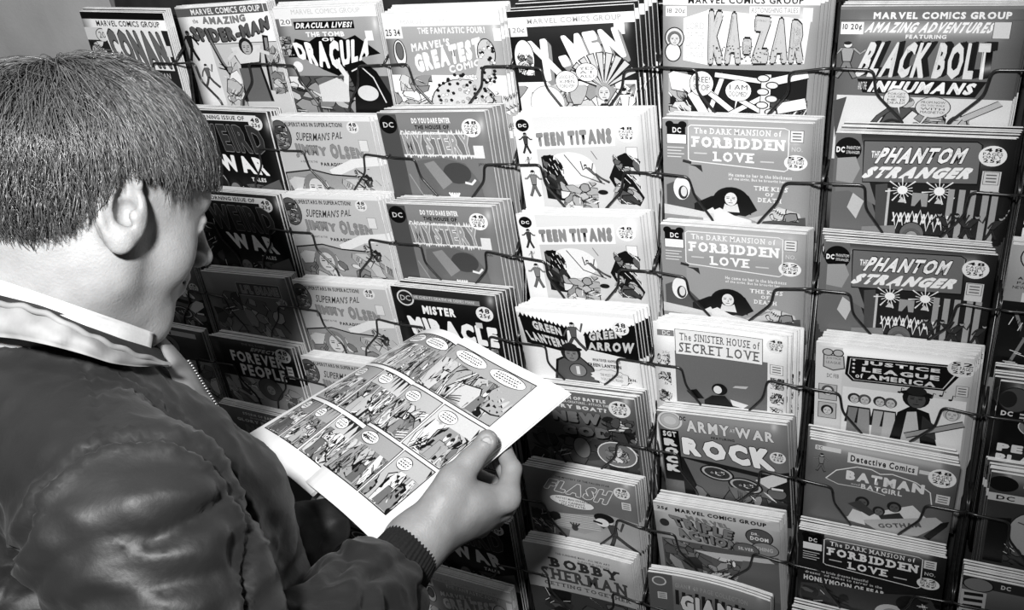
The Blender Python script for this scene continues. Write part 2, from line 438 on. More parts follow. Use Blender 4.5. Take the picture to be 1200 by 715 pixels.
d.rect(PM, .86, .3, .93, .42, .93)
d.rect(CP, 0, .86, 1, 1.5, .3); d.art(8, 0, .87, .95, 1.45, .2, .95, 34, .14, ang=0.1)
d.ell(CP, .13, .74, .05, .07, .95)
d.poly(CP, [(.6, .72), (.78, .66), (.9, .8), (1.0, 1.1), (1.0, 1.5), (.6, 1.5), (.66, 1.0)], .07); d.line(CP, [(.66, .8), (.76, .74), (.86, .88), (.94, 1.2)], .012, .85)
d.ell(CP, .78, 1.08, .1, .1, .85, .1); d.line(CP, [(.52, .66), (.6, .86), (.56, 1.1)], .05, .9); d.poly(CP, [(.3, .98), (.5, .88), (.6, .98), (.58, 1.2), (.3, 1.2)], .85)
d.art(18, 0, .35, .12, .6, .4, .8, 10, .06)

d = DES['rock_brute'] = Design(.62, .92)
d.rect(BG, 0, 0, 1, .16, .94); d.text(TI, 'MARVEL COMICS GROUP', .16, .085, .85, .14, .8)
d.rect(BG, .0, .16, .16, .3, .9); d.text(PM, '25 34', .01, .19, .14, .27, .25, .02)
d.text(TI, 'THE FANTASTIC FOUR!', .3, .175, .87, .25, .93, .03); d.text(TI, "MARVEL'S", 0, 0, 0, 0, .95, .05, quad=[(.22, .36), (.56, .3), (.56, .39), (.22, .46)])
d.text(TI, 'GREATEST', 0, 0, 0, 0, .97, .08, quad=[(.22, .5), (.82, .29), (.82, .53), (.24, .72)]); d.text(TI, 'COMICS', 0, 0, 0, 0, .93, .05, quad=[(.52, .63), (.84, .53), (.84, .61), (.53, .72)])
d.rect(CP, .0, .74, 1, 1.5, .95); d.art(9, 0, .74, .36, 1.45, .4, .9, 22, .13)
d.ell(CP, .11, .48, .05, .16, .9, .1); d.ell(CP, .11, .45, .03, .1, .4, .1)
rn = random.Random(77)
d.ell(CP, .62, 1.12, .3, .34, .1); d.ell(CP, .62, 1.12, .29, .33, .8); d.ell(CP, .86, .48, .07, .16, .75, .1); d.line(CP, [(.86, .5), (.8, .8), (.7, 1.0)], .12, .75)
for k in range(150):
    a = rn.random() * 6.28; r = rn.random() ** .5; cx, cy = .64 + .3 * r * math.cos(a), 1.08 + .36 * r * math.sin(a)
    if k % 4 == 0: cx, cy = .86 + rn.uniform(-.06, .06), rn.uniform(.36, .9)
    d.ell(CP, cx, cy, .014, .018, rn.choice([.1, .12, .95, .7]), .08, .003, 5, .2)
d.art(10, .8, .98, 1, 1.4, .6, .95, 9, .1); d.rect(PM, .94, .2, 1, .34, .93)

d = DES['white_block'] = Design(.12, .95)
d.rect(BG, 0, 0, 1, .07, .1); d.rect(BG, 0, .07, 1, .18, .95)
d.text(TI, 'MARVEL COMICS GROUP', .16, .09, .9, .15, .62, .02)
d.rect(PM, .01, .15, .15, .28, .92); d.text(PM, '20¢', .03, .18, .13, .25, .35)
d.rect(PM, .84, .18, .92, .3, .9); d.rect(CP, .02, .8, .98, 1.55, .93)
d.text(TI, 'X-MEN', 0, 0, 0, 0, .97, .075, quad=[(.12, .34), (.86, .22), (.92, .54), (.26, .8)], shadow=.55, sh=(.03, .05))
d.ell(CP, .1, .52, .08, .2, .92, .05); d.art(12, .04, .38, .17, .72, .5, .95, 10, .06)
d.art(11, .02, .84, .97, 1.5, .55, .97, 40, .16); d.ell(CP, .25, 1.05, .14, .2, .95, .6)
for k in range(9):
    a = math.radians(-25 - k * 15); d.poly(CP, [(.72, .9), (.72 + .3 * math.cos(a), .9 + .42 * math.sin(a)), (.72 + .3 * math.cos(a - .22), .9 + .42 * math.sin(a - .22))], .12); d.poly(CP, [(.725, .88), (.72 + .29 * math.cos(a - .03), .9 + .41 * math.sin(a - .03)), (.72 + .29 * math.cos(a - .19), .9 + .41 * math.sin(a - .19))], .78)
d.face(.72, .93, .055, .8, .6); d.balloon(.43, .8, .09, .12, ('GOOD-BYE', 'X-MEN', 'FOREVER!'), (.42, 1.0)); d.balloon(.6, .7, .085, .1, ('YES', 'AT', 'ALL?'), (.72, .88))
d.fig(.6, 1.3, .3, .15, .6, lean=.5); d.fig(.88, 1.32, .45, .9, .9)

d = DES['rope_jungle'] = Design(.62, .9)
d.rect(BG, 0, 0, 1, .115, .95); d.text(TI, 'MARVEL COMICS GROUP', .17, .04, .9, .105, .15, .03)
d.rect(PM, .02, .13, .16, .23, .92); d.text(PM, '18 20¢', .03, .15, .15, .21, .25)
d.poly(TI, [(.14, .25), (.3, .17), (.3, .72), (.14, .68)], .95)
for i, t in enumerate(['LORD', 'OF THE', 'HIDDEN', 'JUNGLE']): d.text(TI, t, .16, .29 + i * .1, .28, .36 + i * .1, .7)
d.rect(TI, .57, .13, .88, .2, .92); d.text(TI, 'ASTONISHING TALES', .58, .14, .87, .19, .5)
d.poly(TI, [(.3, .16), (.95, .25), (.93, .68), (.3, .72)], .9)
d.text(TI, 'KA-ZAR', 0, 0, 0, 0, .74, .085, ol=.1, ow=.04, quad=[(.31, .17), (.93, .27), (.92, .67), (.31, .71)])
for k in range(90):
    x = random.Random(k).uniform(.32, .9); d.ell(TI, x, random.Random(k + 500).uniform(.52, .68), .006, .008, .3, None, 0, 5, .1)
d.rect(PM, .9, .14, .96, .27, .88); d.ell(CP, .08, .45, .06, .1, .8, .1); d.ell(CP, .07, .6, .05, .09, .85, .1); d.face(.08, .46, .04, .8, .4)
d.rect(CP, .05, .76, .96, 1.5, .1)
d.art(14, .04, .8, .2, 1.45, .5, .95, 14, .14, ang=1.0); d.art(15, .72, 1.05, .97, 1.5, .25, .6, 16, .16)
for a, b, w in [((.42, .8), (.3, 1.35), .03), ((.28, .96), (.62, 1.36), .035), ((.36, .82), (.72, .88), .03), ((.42, 1.28), (.7, 1.02), .03), ((.5, 1.05), (.75, 1.25), .03), ((.2, 1.02), (.34, 1.35), .06), ((.7, .8), (.7, 1.3), .06), ((.72, .88), (.96, .78), .05), ((.78, 1.15), (.96, 1.08), .07)]:
    d.line(CP, [a, b], w + .012, .06); d.line(CP, [a, b], w, .93)
d.balloon(.27, .92, .08, .13, ('FREE!', 'STOP'), (.38, 1.05)); d.balloon(.52, .98, .085, .11, ('I AM', 'DOOMED!'), (.5, 1.2))
for k in range(6): d.ell(CP, .68 + (k % 2) * .06, .84 + k * .07, .035, .03, .85, .1)

d = DES['dark_bolt'] = Design(.40, .45)
d.rect(BG, 0, .0, 1, .04, .45); d.text(TI, 'MARVEL COMICS GROUP', .19, .07, .92, .155, .93, .05); d.rect(BG, 0, .165, 1, .17, .25)
d.rect(PM, .01, .19, .14, .34, .93); d.text(PM, '10 20¢', .02, .21, .13, .3, .15, .02)
d.text(TI, 'AMAZING ADVENTURES', .16, .19, .84, .32, .95, .045, shear=.03); d.text(TI, 'FEATURING', .38, .34, .6, .39, .92, .04)
d.rect(PM, .84, .19, .925, .38, .82, .2, .003)
d.text(TI, 'BLACK BOLT', 0, 0, 0, 0, .86, .05, quad=[(.19, .43), (.84, .43), (.85, .88), (.11, .88)], shadow=.07, sh=(.035, -.02))
d.poly(TI, [(.13, .9), (.85, .9), (.8, 1.1), (.17, 1.08)], .07); d.text(TI, 'AND THE', .14, .94, .19, 1.04, .9); d.text(TI, 'INHUMANS', .21, .92, .79, 1.07, .96, .06, shear=.03)
d.rect(CP, .02, 1.12, 1.0, 2.0, .84); d.fig(.06, .9, .48, .6, .85, arms=(.1, .1))
d.fig(.24, 1.95, .85, .3, .7, lean=.25, hair=.4); d.face(.36, 1.5, .045, .3, .15); d.face(.42, 1.56, .05, .8, .35); d.art(21, .48, 1.25, .66, 1.9, .5, .9, 16, .1); d.ell(CP, .73, 1.5, .06, .16, .75, .1); d.art(22, .68, 1.35, .79, 1.9, .5, .85, 14, .05)
d.line(CP, [(.75, 1.38), (.94, 1.16)], .05, .1); d.line(CP, [(.75, 1.38), (.94, 1.16)], .04, .7)
d.poly(CP, [(0.0, 1.2), (.08, 1.14), (.03, 1.7)], .3); d.balloon(.37, 1.14, .072, .12, ('FORGET', 'YOUR FRIEND', "HE IS", 'DEAD!'), (.4, 1.36), .85); d.balloon(.58, 1.24, .095, .13, ('FROM NOW', 'ON, YOU WALK', 'WITH', 'MAGNETO!'), (.5, 1.55), .8)
d.ys = .66
for it in range(len(d.items)):      # this tall cover was laid out on its own scale
    p_, V_, T_, g_, l_ = d.items[it]; V_ = V_.copy(); V_[:, 1] *= .74; d.items[it] = (p_, V_, T_, g_, l_)

d = DES['war'] = Design(.06, .88)
d.rect(BG, .0, .05, .88, .14, .9); d.text(TI, 'MORNING ISSUE OF', .2, .065, .75, .125, .12, .03); d.price(.86, .16, .075, ('48', '25¢'), .9)
d.text(TI, 'WEIRD', 0, 0, 0, 0, .2, .05, ol=.5, ow=.02, quad=[(.16, .2), (.88, .2), (.92, .6), (.2, .58)])
d.text(TI, 'WAR', 0, 0, 0, 0, .97, .06, quad=[(.3, .63), (.84, .66), (.88, .92), (.36, .88)]); d.text(TI, 'TALES', .66, .96, .82, 1.02, .9, .04)
d.art(23, .02, .3, .2, 1.4, .05, .3, 12, .12); d.art(24, .25, 1.06, .95, 1.45, .1, .55, 16, .12); d.poly(CP, [(.75, 1.1), (.97, .96), (1, 1.3), (.7, 1.3)], .35)
d.face(.45, 1.15, .07, .5, .1)

d = DES['prison_pale'] = Design(.80, .9)
d.rect(BG, 0, 0, 1, .05, .92); d.rect(BG, 0, .05, 1, 1.5, .76)
d.ell(CP, .06, .25, .1, .2, .35, .1); d.art(25, 0, .12, .13, .4, .2, .6, 8, .07)
d.text(TI, 'SUPERSTARS IN SUPERACTION!', .13, .07, .72, .13, .15, .03)
d.text(TI, "SUPERMAN'S PAL", 0, 0, 0, 0, .2, .01, quad=[(.22, .22), (.7, .2), (.7, .3), (.22, .34)], arc=-.02, shear=.02)
d.text(TI, 'THE NEW', .3, .38, .42, .41, .1, .03)
d.text(TI, 'JIMMY', 0, 0, 0, 0, .55, .06, ol=.1, ow=.02, quad=[(.17, .36), (.5, .41), (.5, .56), (.17, .56)]); d.text(TI, 'OLSEN', 0, 0, 0, 0, .55, .06, ol=.1, ow=.02, quad=[(.54, .35), (.87, .42), (.87, .56), (.54, .56)])
d.price(.82, .13, .06, ('48', '25¢'), .9); d.rect(PM, .85, .3, .93, .45, .88, .4, .003)
d.text(TI, 'PARADISE PRISON!', .41, .62, .84, .67, .1, .04); d.text(TI, 'A NIGHT IN THE', .2, .6, .38, .63, .3)
d.line(CP, [(.5, .78), (.75, .62), (1, .58)], .08, .92)
d.poly(CP, [(0, .78), (.3, .72), (.5, .78), (.9, .8), (1, 1.5), (0, 1.5)], .1); d.poly(CP, [(.01, .8), (.3, .74), (.5, .8), (.88, .82), (1, 1.5), (0, 1.5)], .6)
d.art(26, .02, .84, .98, 1.45, .4, .95, 30, .14); d.face(.3, .98, .1, .8, .5); d.art(27, .74, .66, .9, .95, .1, .5, 6, .06)

d = DES['mansion_grey'] = Design(.46, .9)
d.rect(BG, 0, .02, .18, 1.5, .3); d.ell('publisher_roundel', .09, .15, .085, .12, .06); d.text('publisher_roundel', 'DC', .04, .12, .14, .19, .8, .02)
d.text(TI, 'DO YOU DARE ENTER', .32, .07, .68, .14, .95, .05); d.text(TI, 'THE HOUSE OF', .34, .16, .66, .215, .08, .04)
d.text(TI, 'MYSTERY', 0, 0, 0, 0, .6, .045, ol=.93, ow=.035, quad=[(.2, .24), (.82, .28), (.84, .54), (.22, .54)])
for k in range(28):
    x = .2 + .64 * k / 27; h = random.Random(k).uniform(.01, .07); d.poly(TI, [(x, .28 - h), (x + .015, .28), (x - .015, .28)], .9, .1); d.poly(TI, [(x, .54 + h), (x + .02, .54), (x - .015, .54)], .9, .1)
d.price(.86, .2, .085); d.rect(PM, .85, .42, .94, .58, .9); d.text(PM, 'JAN.', .87, .64, .94, .68, .1)
d.poly(CP, [(.3, .62), (.55, .58), (.75, .65), (.86, .9), (.9, 1.4), (.25, 1.4)], .4); d.ell(CP, .66, .78, .13, .14, .27); d.poly(CP, [(.36, .66), (.46, .62), (.6, .9), (.5, 1.0)], .55)
d.line(CP, [(.72, .9), (.78, .92), (.82, .86)], .02, .92)
for k in range(5): d.line(CP, [(.6, 1.16), (.55 + k * .025, 1.04)], .016, .93); d.line(CP, [(.34, 1.18), (.3 + k * .02, 1.08)], .014, .8)
d.ell(CP, .6, 1.18, .035, .05, .93); d.line(CP, [(.2, .8), (.3, 1.1)], .01, .6)

d = DES['cliff_title'] = Design(.80, .93)
d.rect(BG, 0, 0, .16, 1.5, .93); d.roundel(.07, .1, .055, word='DC')
d.poly(TI, [(.15, .16), (.79, .1), (.79, .34), (.15, .39)], .96); d.text(TI, 'TEEN TITANS', 0, 0, 0, 0, .55, .12, quad=[(.17, .19), (.77, .13), (.77, .32), (.17, .36)])
d.price(.88, .2, .075); d.rect(PM, .87, .36, .95, .5, .93, .3, .003)
d.fig(.08, .44, .26, .25, .5, arms=(0, 0)); d.fig(.08, .6, .12, .6, .7); d.fig(.1, .98, .34, .5, .8, arms=(0, 0)); 
d.ell(CP, .42, .62, .2, .2, .93); d.line(CP, [(.38, .45), (.5, .7), (.68, .8)], .008, .3)
d.poly(CP, [(.19, .48), (.27, .45), (.32, .62), (.38, .8), (.42, 1.04), (.2, 1.0)], .08); d.art(28, .2, .46, .36, 1.0, .05, .4, 12, .07, hatch=16, ang=1.2)
d.poly(CP, [(.4, .8), (.6, .96), (.62, 1.4), (.3, 1.4)], .85); d.art(29, .32, .78, .62, 1.4, .55, .92, 26, .09)
d.poly(CP, [(.86, .42), (.97, .52), (.95, .6), (.84, .58), (.98, .95), (.94, 1.06), (.8, .96), (.72, .72), (.8, .46)], .08); d.art(30, .76, .44, .96, 1.04, .05, .8, 18, .09, hatch=14, ang=.9)
d.fig(.66, .78, .22, .4, .85, lean=-.6, legs=(.5, .2), arms=(.4, .5)); d.fig(.74, .98, .2, .7, .9, lean=.3); d.ell(CP, .66, .9, .04, .03, .1); d.line(CP, [(.6, .4), (.64, .5)], .005, .3)

def mansion(base, dark, sub, fear):
    d = Design(base, .93)
    d.rect(BG, 0, 0, .0 + .18, 1.5, base * .92 if not dark else base)
    d.rect('publisher_roundel', .03, .05, .16, .2, .05); d.text('publisher_roundel', 'DC', .07, .09, .13, .15, .92, .03); d.ell('publisher_roundel', .05, .06, .03, .04, .05); d.ell('publisher_roundel', .14, .06, .03, .04, .05)
    d.rect('publisher_roundel', .03, .17, .165, .27, .93, .06, .004)
    for k in range(4): d.rect(TI, .03, .31 + k * .035, .15 - .02 * (k % 2), .32 + k * .035, .85)
    fr = [(.2, .06), (.82, .06), (.85, .08), (.85, .5), (.83, .52), (.2, .46), (.18, .44), (.18, .08), (.2, .06)]
    d.line(TI, fr, .007, .93)
    d.text(TI, 'The DARK MANSION of', .22, .085, .8, .15, .95, .02, serif=True)
    d.text(TI, 'FORBIDDEN', .2, .18, .83, .3, .97, .055, serif=True); d.text(TI, 'LOVE', .35, .34, .63, .45, .97, .045, serif=True)
    d.rect(TI, .22, .36, .31, .375, .8); d.rect(TI, .67, .42, .76, .435, .8)
    d.code(.86, .08, .94, .2); d.text(PM, 'NO.', .87, .25, .94, .3, .8, .02)
    d.price(.9, .42, .075, ('52', 'BIG PAGES', '25¢'), .95, .085); return d
d = DES['love_grey'] = mansion(.60, False, 0, 0)
d.text(TI, 'He came to her in the blackness', .46, .57, .88, .61, .9, .03); d.text(TI, 'of the night. But he brought her...', .46, .62, .86, .66, .9, .03)
d.text(TI, 'THE KISS', .63, .7, .86, .75, .94, .03, serif=True); d.text(TI, 'OF', .71, .77, .77, .81, .94, .03, serif=True); d.text(TI, 'DEATH', .66, .83, .82, .88, .94, .03, serif=True)
d.poly(CP, [(.02, .75), (.14, .66), (.2, .8), (.3, .95), (.3, 1.1), (.02, 1.05)], .33)
d.ell(CP, .13, .78, .06, .14, .92); d.ell(CP, .14, .83, .035, .08, .2); d.ell(CP, .145, .82, .022, .06, .85); d.poly(CP, [(.18, .5), (.27, .5), (.28, .58), (.23, .52)], .2); d.line(CP, [(.14, .46), (.2, .48)], .02, .2)
d.poly(CP, [(.22, .95), (.34, .85), (.5, .8), (.62, .88), (.62, 1.0), (.48, 1.08), (.3, 1.1), (.22, 1.06)], .1); d.ell(CP, .48, .9, .13, .17, .1); d.poly(CP, [(.3, .92), (.42, .78), (.5, .74), (.6, .82), (.66, .98), (.58, 1.06), (.3, 1.02)], .08)
d.poly(CP, [(.28, 1.08), (.4, .98), (.5, 1.06), (.62, 1.1), (.66, 1.4), (.3, 1.4)], .88); d.poly(CP, [(.44, .9), (.52, .9), (.54, 1.02), (.42, 1.02)], .85); d.face(.475, .86, .052, .88, .08); d.poly(CP, [(.53, .8), (.6, .86), (.62, 1.04), (.55, 1.0)], .08); d.line(CP, [(.36, 1.0), (.28, 1.08)], .03, .88)
d.poly(CP, [(.0, .98), (.2, 1.02), (.36, 1.06), (.36, 1.12), (.0, 1.1)], .8); d.poly(CP, [(.6, 1.08), (.72, 1.02), (.8, .92), (.94, .98), (.96, 1.06), (.7, 1.14)], .75); d.poly(CP, [(.7, 1.1), (.98, 1.02), (1, 1.4), (.6, 1.4)], .3)
d.art(31, .74, .94, .94, 1.08, .5, .85, 6, .06, hatch=6)
d = DES['love_dark'] = mansion(.13, True, 0, 0)
d.text(TI, 'A innocent bride dreams beautiful', .05, .56, .5, .6, .8, .02); d.text(TI, 'dreams and wakes to terror in the', .05, .61, .6, .65, .8, .02)
d.text(TI, 'HONEYMOON OF FEAR', .04, .68, .62, .76, .88, .045)
d.poly(CP, [(.02, .82), (.3, .74), (.6, .72), (.9, .6), (1, .8), (1, 1.4), (0, 1.4)], .24); d.ell(CP, .68, 1.02, .12, .16, .8); d.face(.68, 1.03, .055, .75, .6); d.ell(CP, .8, .8, .1, .14, .12); d.art(32, .02, .8, .4, 1.3, .12, .35, 12, .14); d.art(33, .78, .7, 1, 1.2, .05, .4, 12, .1)

d = DES['stranger'] = Design(.14, .9)
d.poly(BG, [(0, .0), (.15, 0), (.2, .5), (.3, .95), (0.3, 1.6), (0, 1.6)], .4); d.poly(CP, [(.02, .1), (.18, .12), (.2, .4), (.28, .75), (.1, .6), (.02, .62)], .45)
d.ell('publisher_roundel', .08, .17, .08, .13, .05); d.text('publisher_roundel', 'DC', .01, .14, .06, .2, .95, .05); d.text('publisher_roundel', 'PHANTOM', .07, .13, .15, .165, .9); d.text('publisher_roundel', 'STRANGER', .07, .18, .15, .21, .9)
d.poly(CP, [(.02, .26), (.13, .24), (.16, .36), (.12, .52), (.02, .5)], .6)
d.poly(TI, [(.17, .07), (.8, .04), (.82, .07), (.83, .45), (.18, .5)], .42); d.line(TI, [(.17, .07), (.8, .04), (.83, .07), (.83, .46), (.18, .5), (.17, .07)], .008, .08)
d.text(TI, 'THE', .22, .17, .27, .24, .95, .03); d.text(TI, 'PHANTOM', 0, 0, 0, 0, .97, .05, ol=.07, ow=.05, quad=[(.27, .13), (.74, .1), (.75, .26), (.26, .3)], shear=.04)
d.text(TI, 'STRANGER', 0, 0, 0, 0, .96, .08, ol=.4, ow=.01, quad=[(.2, .33), (.8, .29), (.8, .41), (.19, .46)], shear=.05)
d.price(.89, .17, .075, g=.92); d.rect(PM, .85, .32, .95, .52, .82, .2, .003); d.code(.86, .33, .94, .45, .8); d.text(PM, 'FEB.', .86, .53, .93, .57, .1, .02)
d.poly(CP, [(.26, .52), (.33, .5), (.35, .98), (.28, 1.0)], .3); d.rect(CP, .335, .55, .35, 1.0, .75)
for cx, cy in [(.42, .56), (.63, .55)]:
    for k in range(15):
        a = 6.28 * k / 15; rr = .1 * (1 if k % 2 else .6); d.poly(CP, [(cx, cy), (cx + rr * math.cos(a), cy + rr * 1.4 * math.sin(a)), (cx + rr * math.cos(a + .1), cy + rr * 1.4 * math.sin(a + .1))], .93, .2)
    d.ell(CP, cx, cy, .03, .045, .97); d.poly(CP, [(cx - .02, cy + .13), (cx, cy + .07), (cx + .03, cy + .13)], .8)
d.poly(CP, [(.48, .58), (.57, .58), (.57, .72), (.54, .72), (.53, .64), (.5, .72), (.48, .72)], .6)
for x in (.68, .74, .8, .87, .92): d.rect(CP, x, .52, x + .035, 1.05, .62)
for k in range(7):
    x = .38 + k * .045; d.line(CP, [(x, .9), (x + .022, .76 + .05 * abs(k - 3) / 3), (x + .045, .9)], .01, .93); d.line(CP, [(x, .8), (x + .022, .98), (x + .045, .8)], .01, .93)
d.ell(CP, .5, 1.03, .07, .13, .4, .08); d.face(.5, 1.05, .045, .6, .35)
for i, x in enumerate((.72, .79, .84, .92)): d.fig(x, 1.02, .26, .2, .6, lean=(-.3, .3, -.4, .3)[i])
d.poly(CP, [(.2, .98), (.4, .94), (.42, 1.5), (.2, 1.5)], .5); d.rect(CP, .0, 1.08, 1, 1.5, .25); d.poly(CP, [(.13, .62), (.2, .7), (.16, .9), (.1, .78)], .75)

d = DES['shadow_humdrum'] = Design(.42, .8)
d.rect(TI, .4, .14, .9, .34, .3, .7, .006); d.text(TI, "LI'L DIANE", .44, .17, .88, .31, .5, .07, ol=.8, ow=.03); d.art(34, .4, .4, .95, 1.4, .35, .8, 18, .16, ang=1.1); d.art(35, .02, .3, .4, 1.4, .15, .5, 16, .16)
d.price(.9, .42, .05, ('25¢',), .7)

d = DES['miracle'] = Design(.08, .9)
d.ell('publisher_roundel', .13, .16, .085, .12, .85); d.ell('publisher_roundel', .13, .16, .07, .1, .15); d.text('publisher_roundel', 'DC', .08, .12, .18, .2, .8)
d.rect(TI, .2, .1, .85, .17, .5); d.text(TI, 'HE CHEATS DEATH! HE DEFIES MAN!', .22, .11, .8, .15, .85); d.text(TI, 'MISTER', .28, .25, .6, .38, .97, .06); d.text(TI, 'MIRACLE', 0, 0, 0, 0, .97, .085, quad=[(.1, .43), (.97, .47), (.97, .78), (.14, .72)])
d.price(.88, .28, .08, ('48', '25¢'), .93); d.rect(PM, .78, .42, .84, .5, .8); d.art(36, .1, .8, .95, 1.4, .2, .9, 24, .16)
d = DES['green_pair'] = Design(.92, .93)
d.rect(BG, 0, 0, 1, .06, .96)
d.poly(TI, [(.02, .1), (.42, .26), (.4, .62), (.05, .5)], .07); d.poly(TI, [(.56, .34), (1, .14), (1.0, .64), (.56, .54)], .07)
for k in range(12):
    t = k / 11; x = .03 + .38 * t; y = .1 + .16 * t; d.poly(TI, [(x - .02, y + .03), (x + .005, y - .04), (x + .03, y + .03)], .07, .1); x = .57 + .4 * t; y = .32 - .16 * t; d.poly(TI, [(x - .02, y + .03), (x + .005, y - .03), (x + .03, y + .03)], .07, .1)
d.text(TI, 'GREEN', 0, 0, 0, 0, .8, .06, quad=[(.12, .17), (.36, .26), (.37, .38), (.13, .3)]); d.text(TI, 'LANTERN', 0, 0, 0, 0, .8, .06, quad=[(.05, .32), (.4, .44), (.41, .58), (.09, .46)])
d.text(TI, 'GREEN', 0, 0, 0, 0, .8, .06, quad=[(.6, .3), (.88, .22), (.88, .33), (.6, .42)]); d.text(TI, 'ARROW', 0, 0, 0, 0, .8, .06, quad=[(.58, .44), (.98, .38), (.96, .54), (.58, .54)])
d.price(.88, .2, .07, ('48', '25¢')); d.fig(.47, .56, .4, .35, .8, legs=(.25, -.25))
d.poly(CP, [(.22, 1.2), (.28, .72), (.36, .66), (.5, .66), (.6, .8), (.66, 1.2)], .08); d.poly(CP, [(.24, 1.2), (.3, .74), (.37, .68), (.5, .68), (.59, .82), (.64, 1.2)], .33); d.face(.42, .62, .07, .5, .15, True); d.ell(CP, .46, .86, .07, .09, .5, .1); d.line(CP, [(.46, .8), (.46, .92)], .03, .85)
d.text(TI, 'WHATEVER HAPPENED', .6, .66, .84, .7, .15, .03); d.text(TI, 'GREEN LANTERN', .55, .73, .84, .78, .1, .04); d.ell(CP, .74, .92, .16, .1, .9, .35, .004, 28, 1, .1, .12); d.text(TI, 'THE MOST SHOCKING', .65, .87, .84, .91, .3); d.text(TI, 'YOU WILL READ', .65, .93, .84, .97, .3); d.text(PM, 'JAN.', .88, .9, .96, .95, .15, .03)
d.rect(BG, 0, 1.25, 1, 1.6, .9)
d = DES['secret_white'] = Design(.92, .95)
d.rect('publisher_roundel', .03, .09, .16, .17, .5); d.text('publisher_roundel', 'DC', .07, .1, .13, .16, .9, .02); d.text(PM, '25¢', .06, .38, .12, .42, .5)
d.rect(CP, .16, .36, .86, 1.6, .42); d.rect(TI, .17, .07, .82, .4, .96, .35, .005)
d.text(TI, 'The SINISTER HOUSE of', .2, .11, .8, .21, .35, .015, serif=True); d.text(TI, 'SECRET LOVE', .19, .24, .8, .37, .38, .02, serif=True)
d.price(.92, .13, .07); d.code(.88, .38, .97, .5, .9)
for k in range(3): d.art(37 + k, .02, .42 + k * .25, .12, .6 + k * .25, .5, .9, 5, .06); d.art(47 + k, .88, .55 + k * .2, .98, .7 + k * .2, .4, .9, 6, .06)
d.ell(CP, .5, .82, .06, .08, .08); d.ell(CP, .485, .83, .032, .055, .88); d.poly(CP, [(.38, 1.0), (.44, .92), (.54, .9), (.6, 1.02), (.62, 1.5), (.38, 1.5)], .06); d.poly(CP, [(.24, .9), (.32, .86), (.38, .98), (.3, 1.0)], .06); d.poly(CP, [(.58, .94), (.72, .98), (.68, 1.04), (.6, 1.02)], .9); d.poly(CP, [(.62, .74), (.72, .72), (.7, .76), (.6, .77)], .75)
d = DES['league'] = Design(.80, .8)
d.rect(BG, .0, .04, .18, 1.5, .84); d.poly('publisher_roundel', [(.05, .14), (.19, .14), (.2, .3), (.12, .34), (.05, .3)], .3); d.poly('publisher_roundel', [(.058, .15), (.182, .15), (.19, .29), (.12, .325), (.058, .29)], .72)
d.text('publisher_roundel', 'JUSTICE', .07, .17, .17, .2, .3); d.text('publisher_roundel', 'LEAGUE', .07, .22, .17, .25, .3); d.ell('publisher_roundel', .08, .11, .03, .035, .7, .2); d.ell('publisher_roundel', .15, .11, .03, .035, .7, .2); d.text(PM, 'DC FEB', .08, .38, .16, .43, .2)
hexa = [(.21, .13), (.85, .1), (.92, .22), (.84, .42), (.25, .44), (.2, .36)]
d.poly(TI, hexa, .07); d.poly(TI, [(.23, .15), (.84, .12), (.895, .22), (.83, .4), (.26, .42), (.22, .35)], .8); d.poly(TI, [(.235, .155), (.835, .125), (.885, .22), (.825, .395), (.265, .415), (.225, .35)], .08)
for t, y, x0, x1 in (('JUSTICE', .162, .31, .8), ('LEAGUE', .245, .31, .8), ('AMERICA', .328, .35, .78)): d.text(TI, t, x0, y, x1, y + .06, .85, .05)
d.text(TI, 'of', .27, .33, .32, .39, .85, .03)
for k in range(4): d.ell(TI, .255, .17 + k * .05, .012, .016, .9, None, 0, 10, 1, 0, -.5)
d.price(.93, .13, .09, ('52', 'BIG PAGES', '25¢'), .88, .1); d.code(.91, .34, .98, .46, .8)
d.rect(CP, .19, .52, .98, 1.5, .9)
for i, x in enumerate((.27, .34, .44, .51)): d.poly(CP, [(x - .06, .98), (x - .04, .76), (x + .04, .76), (x + .06, .98)], .1); d.poly(CP, [(x - .055, 1.4), (x - .035, .78), (x + .035, .78), (x + .055, 1.4)], .5 + .08 * i); d.face(x, .66, .035, .75, .2 + .12 * (i % 2))
d.poly(CP, [(.5, 1.3), (.56, .76), (.64, .66), (.76, .72), (.84, 1.2)], .08); d.poly(CP, [(.58, 1.3), (.62, .74), (.68, .72), (.74, 1.3)], .75); d.face(.67, .56, .07, .3, .1, True); d.poly(CP, [(.72, .76), (.8, .86), (.82, 1.05), (.72, 1.0)], .2)
d.line(CP, [(.62, 1.05), (.98, .8)], .05, .1); d.line(CP, [(.62, 1.05), (.98, .8)], .035, .6); d.face(.9, .7, .045, .8, .7)
for x, y in ((.56, .5), (.76, .52), (.82, .48), (.88, .52)): d.ell(CP, x, y, .012, .012, .1); d.line(CP, [(x + .01, y), (x + .015, y - .06), (x + .03, y - .05)], .006, .1)
d.rect(CP, .03, .52, .15, .72, .7, .1, .004); d.face(.09, .6, .035, .85, .3); d.rect(CP, .03, .76, .15, .96, .7, .1, .004); d.face(.09, .86, .035, .8, .12)
d = DES['people'] = Design(.07, .85)
d.text(TI, 'THE BIG BANG', .4, .04, .68, .08, .5, .03); d.text(TI, 'EFFECT!', .5, .1, .82, .17, .7, .05, shear=.03); d.text(TI, 'FOREVER', .22, .2, .86, .4, .95, .045); d.text(TI, 'PEOPLE', .3, .43, .84, .64, .95, .045)
d.price(.88, .16, .09, ('48', '25¢'), .93); d.code(.88, .34, .95, .56, .85)
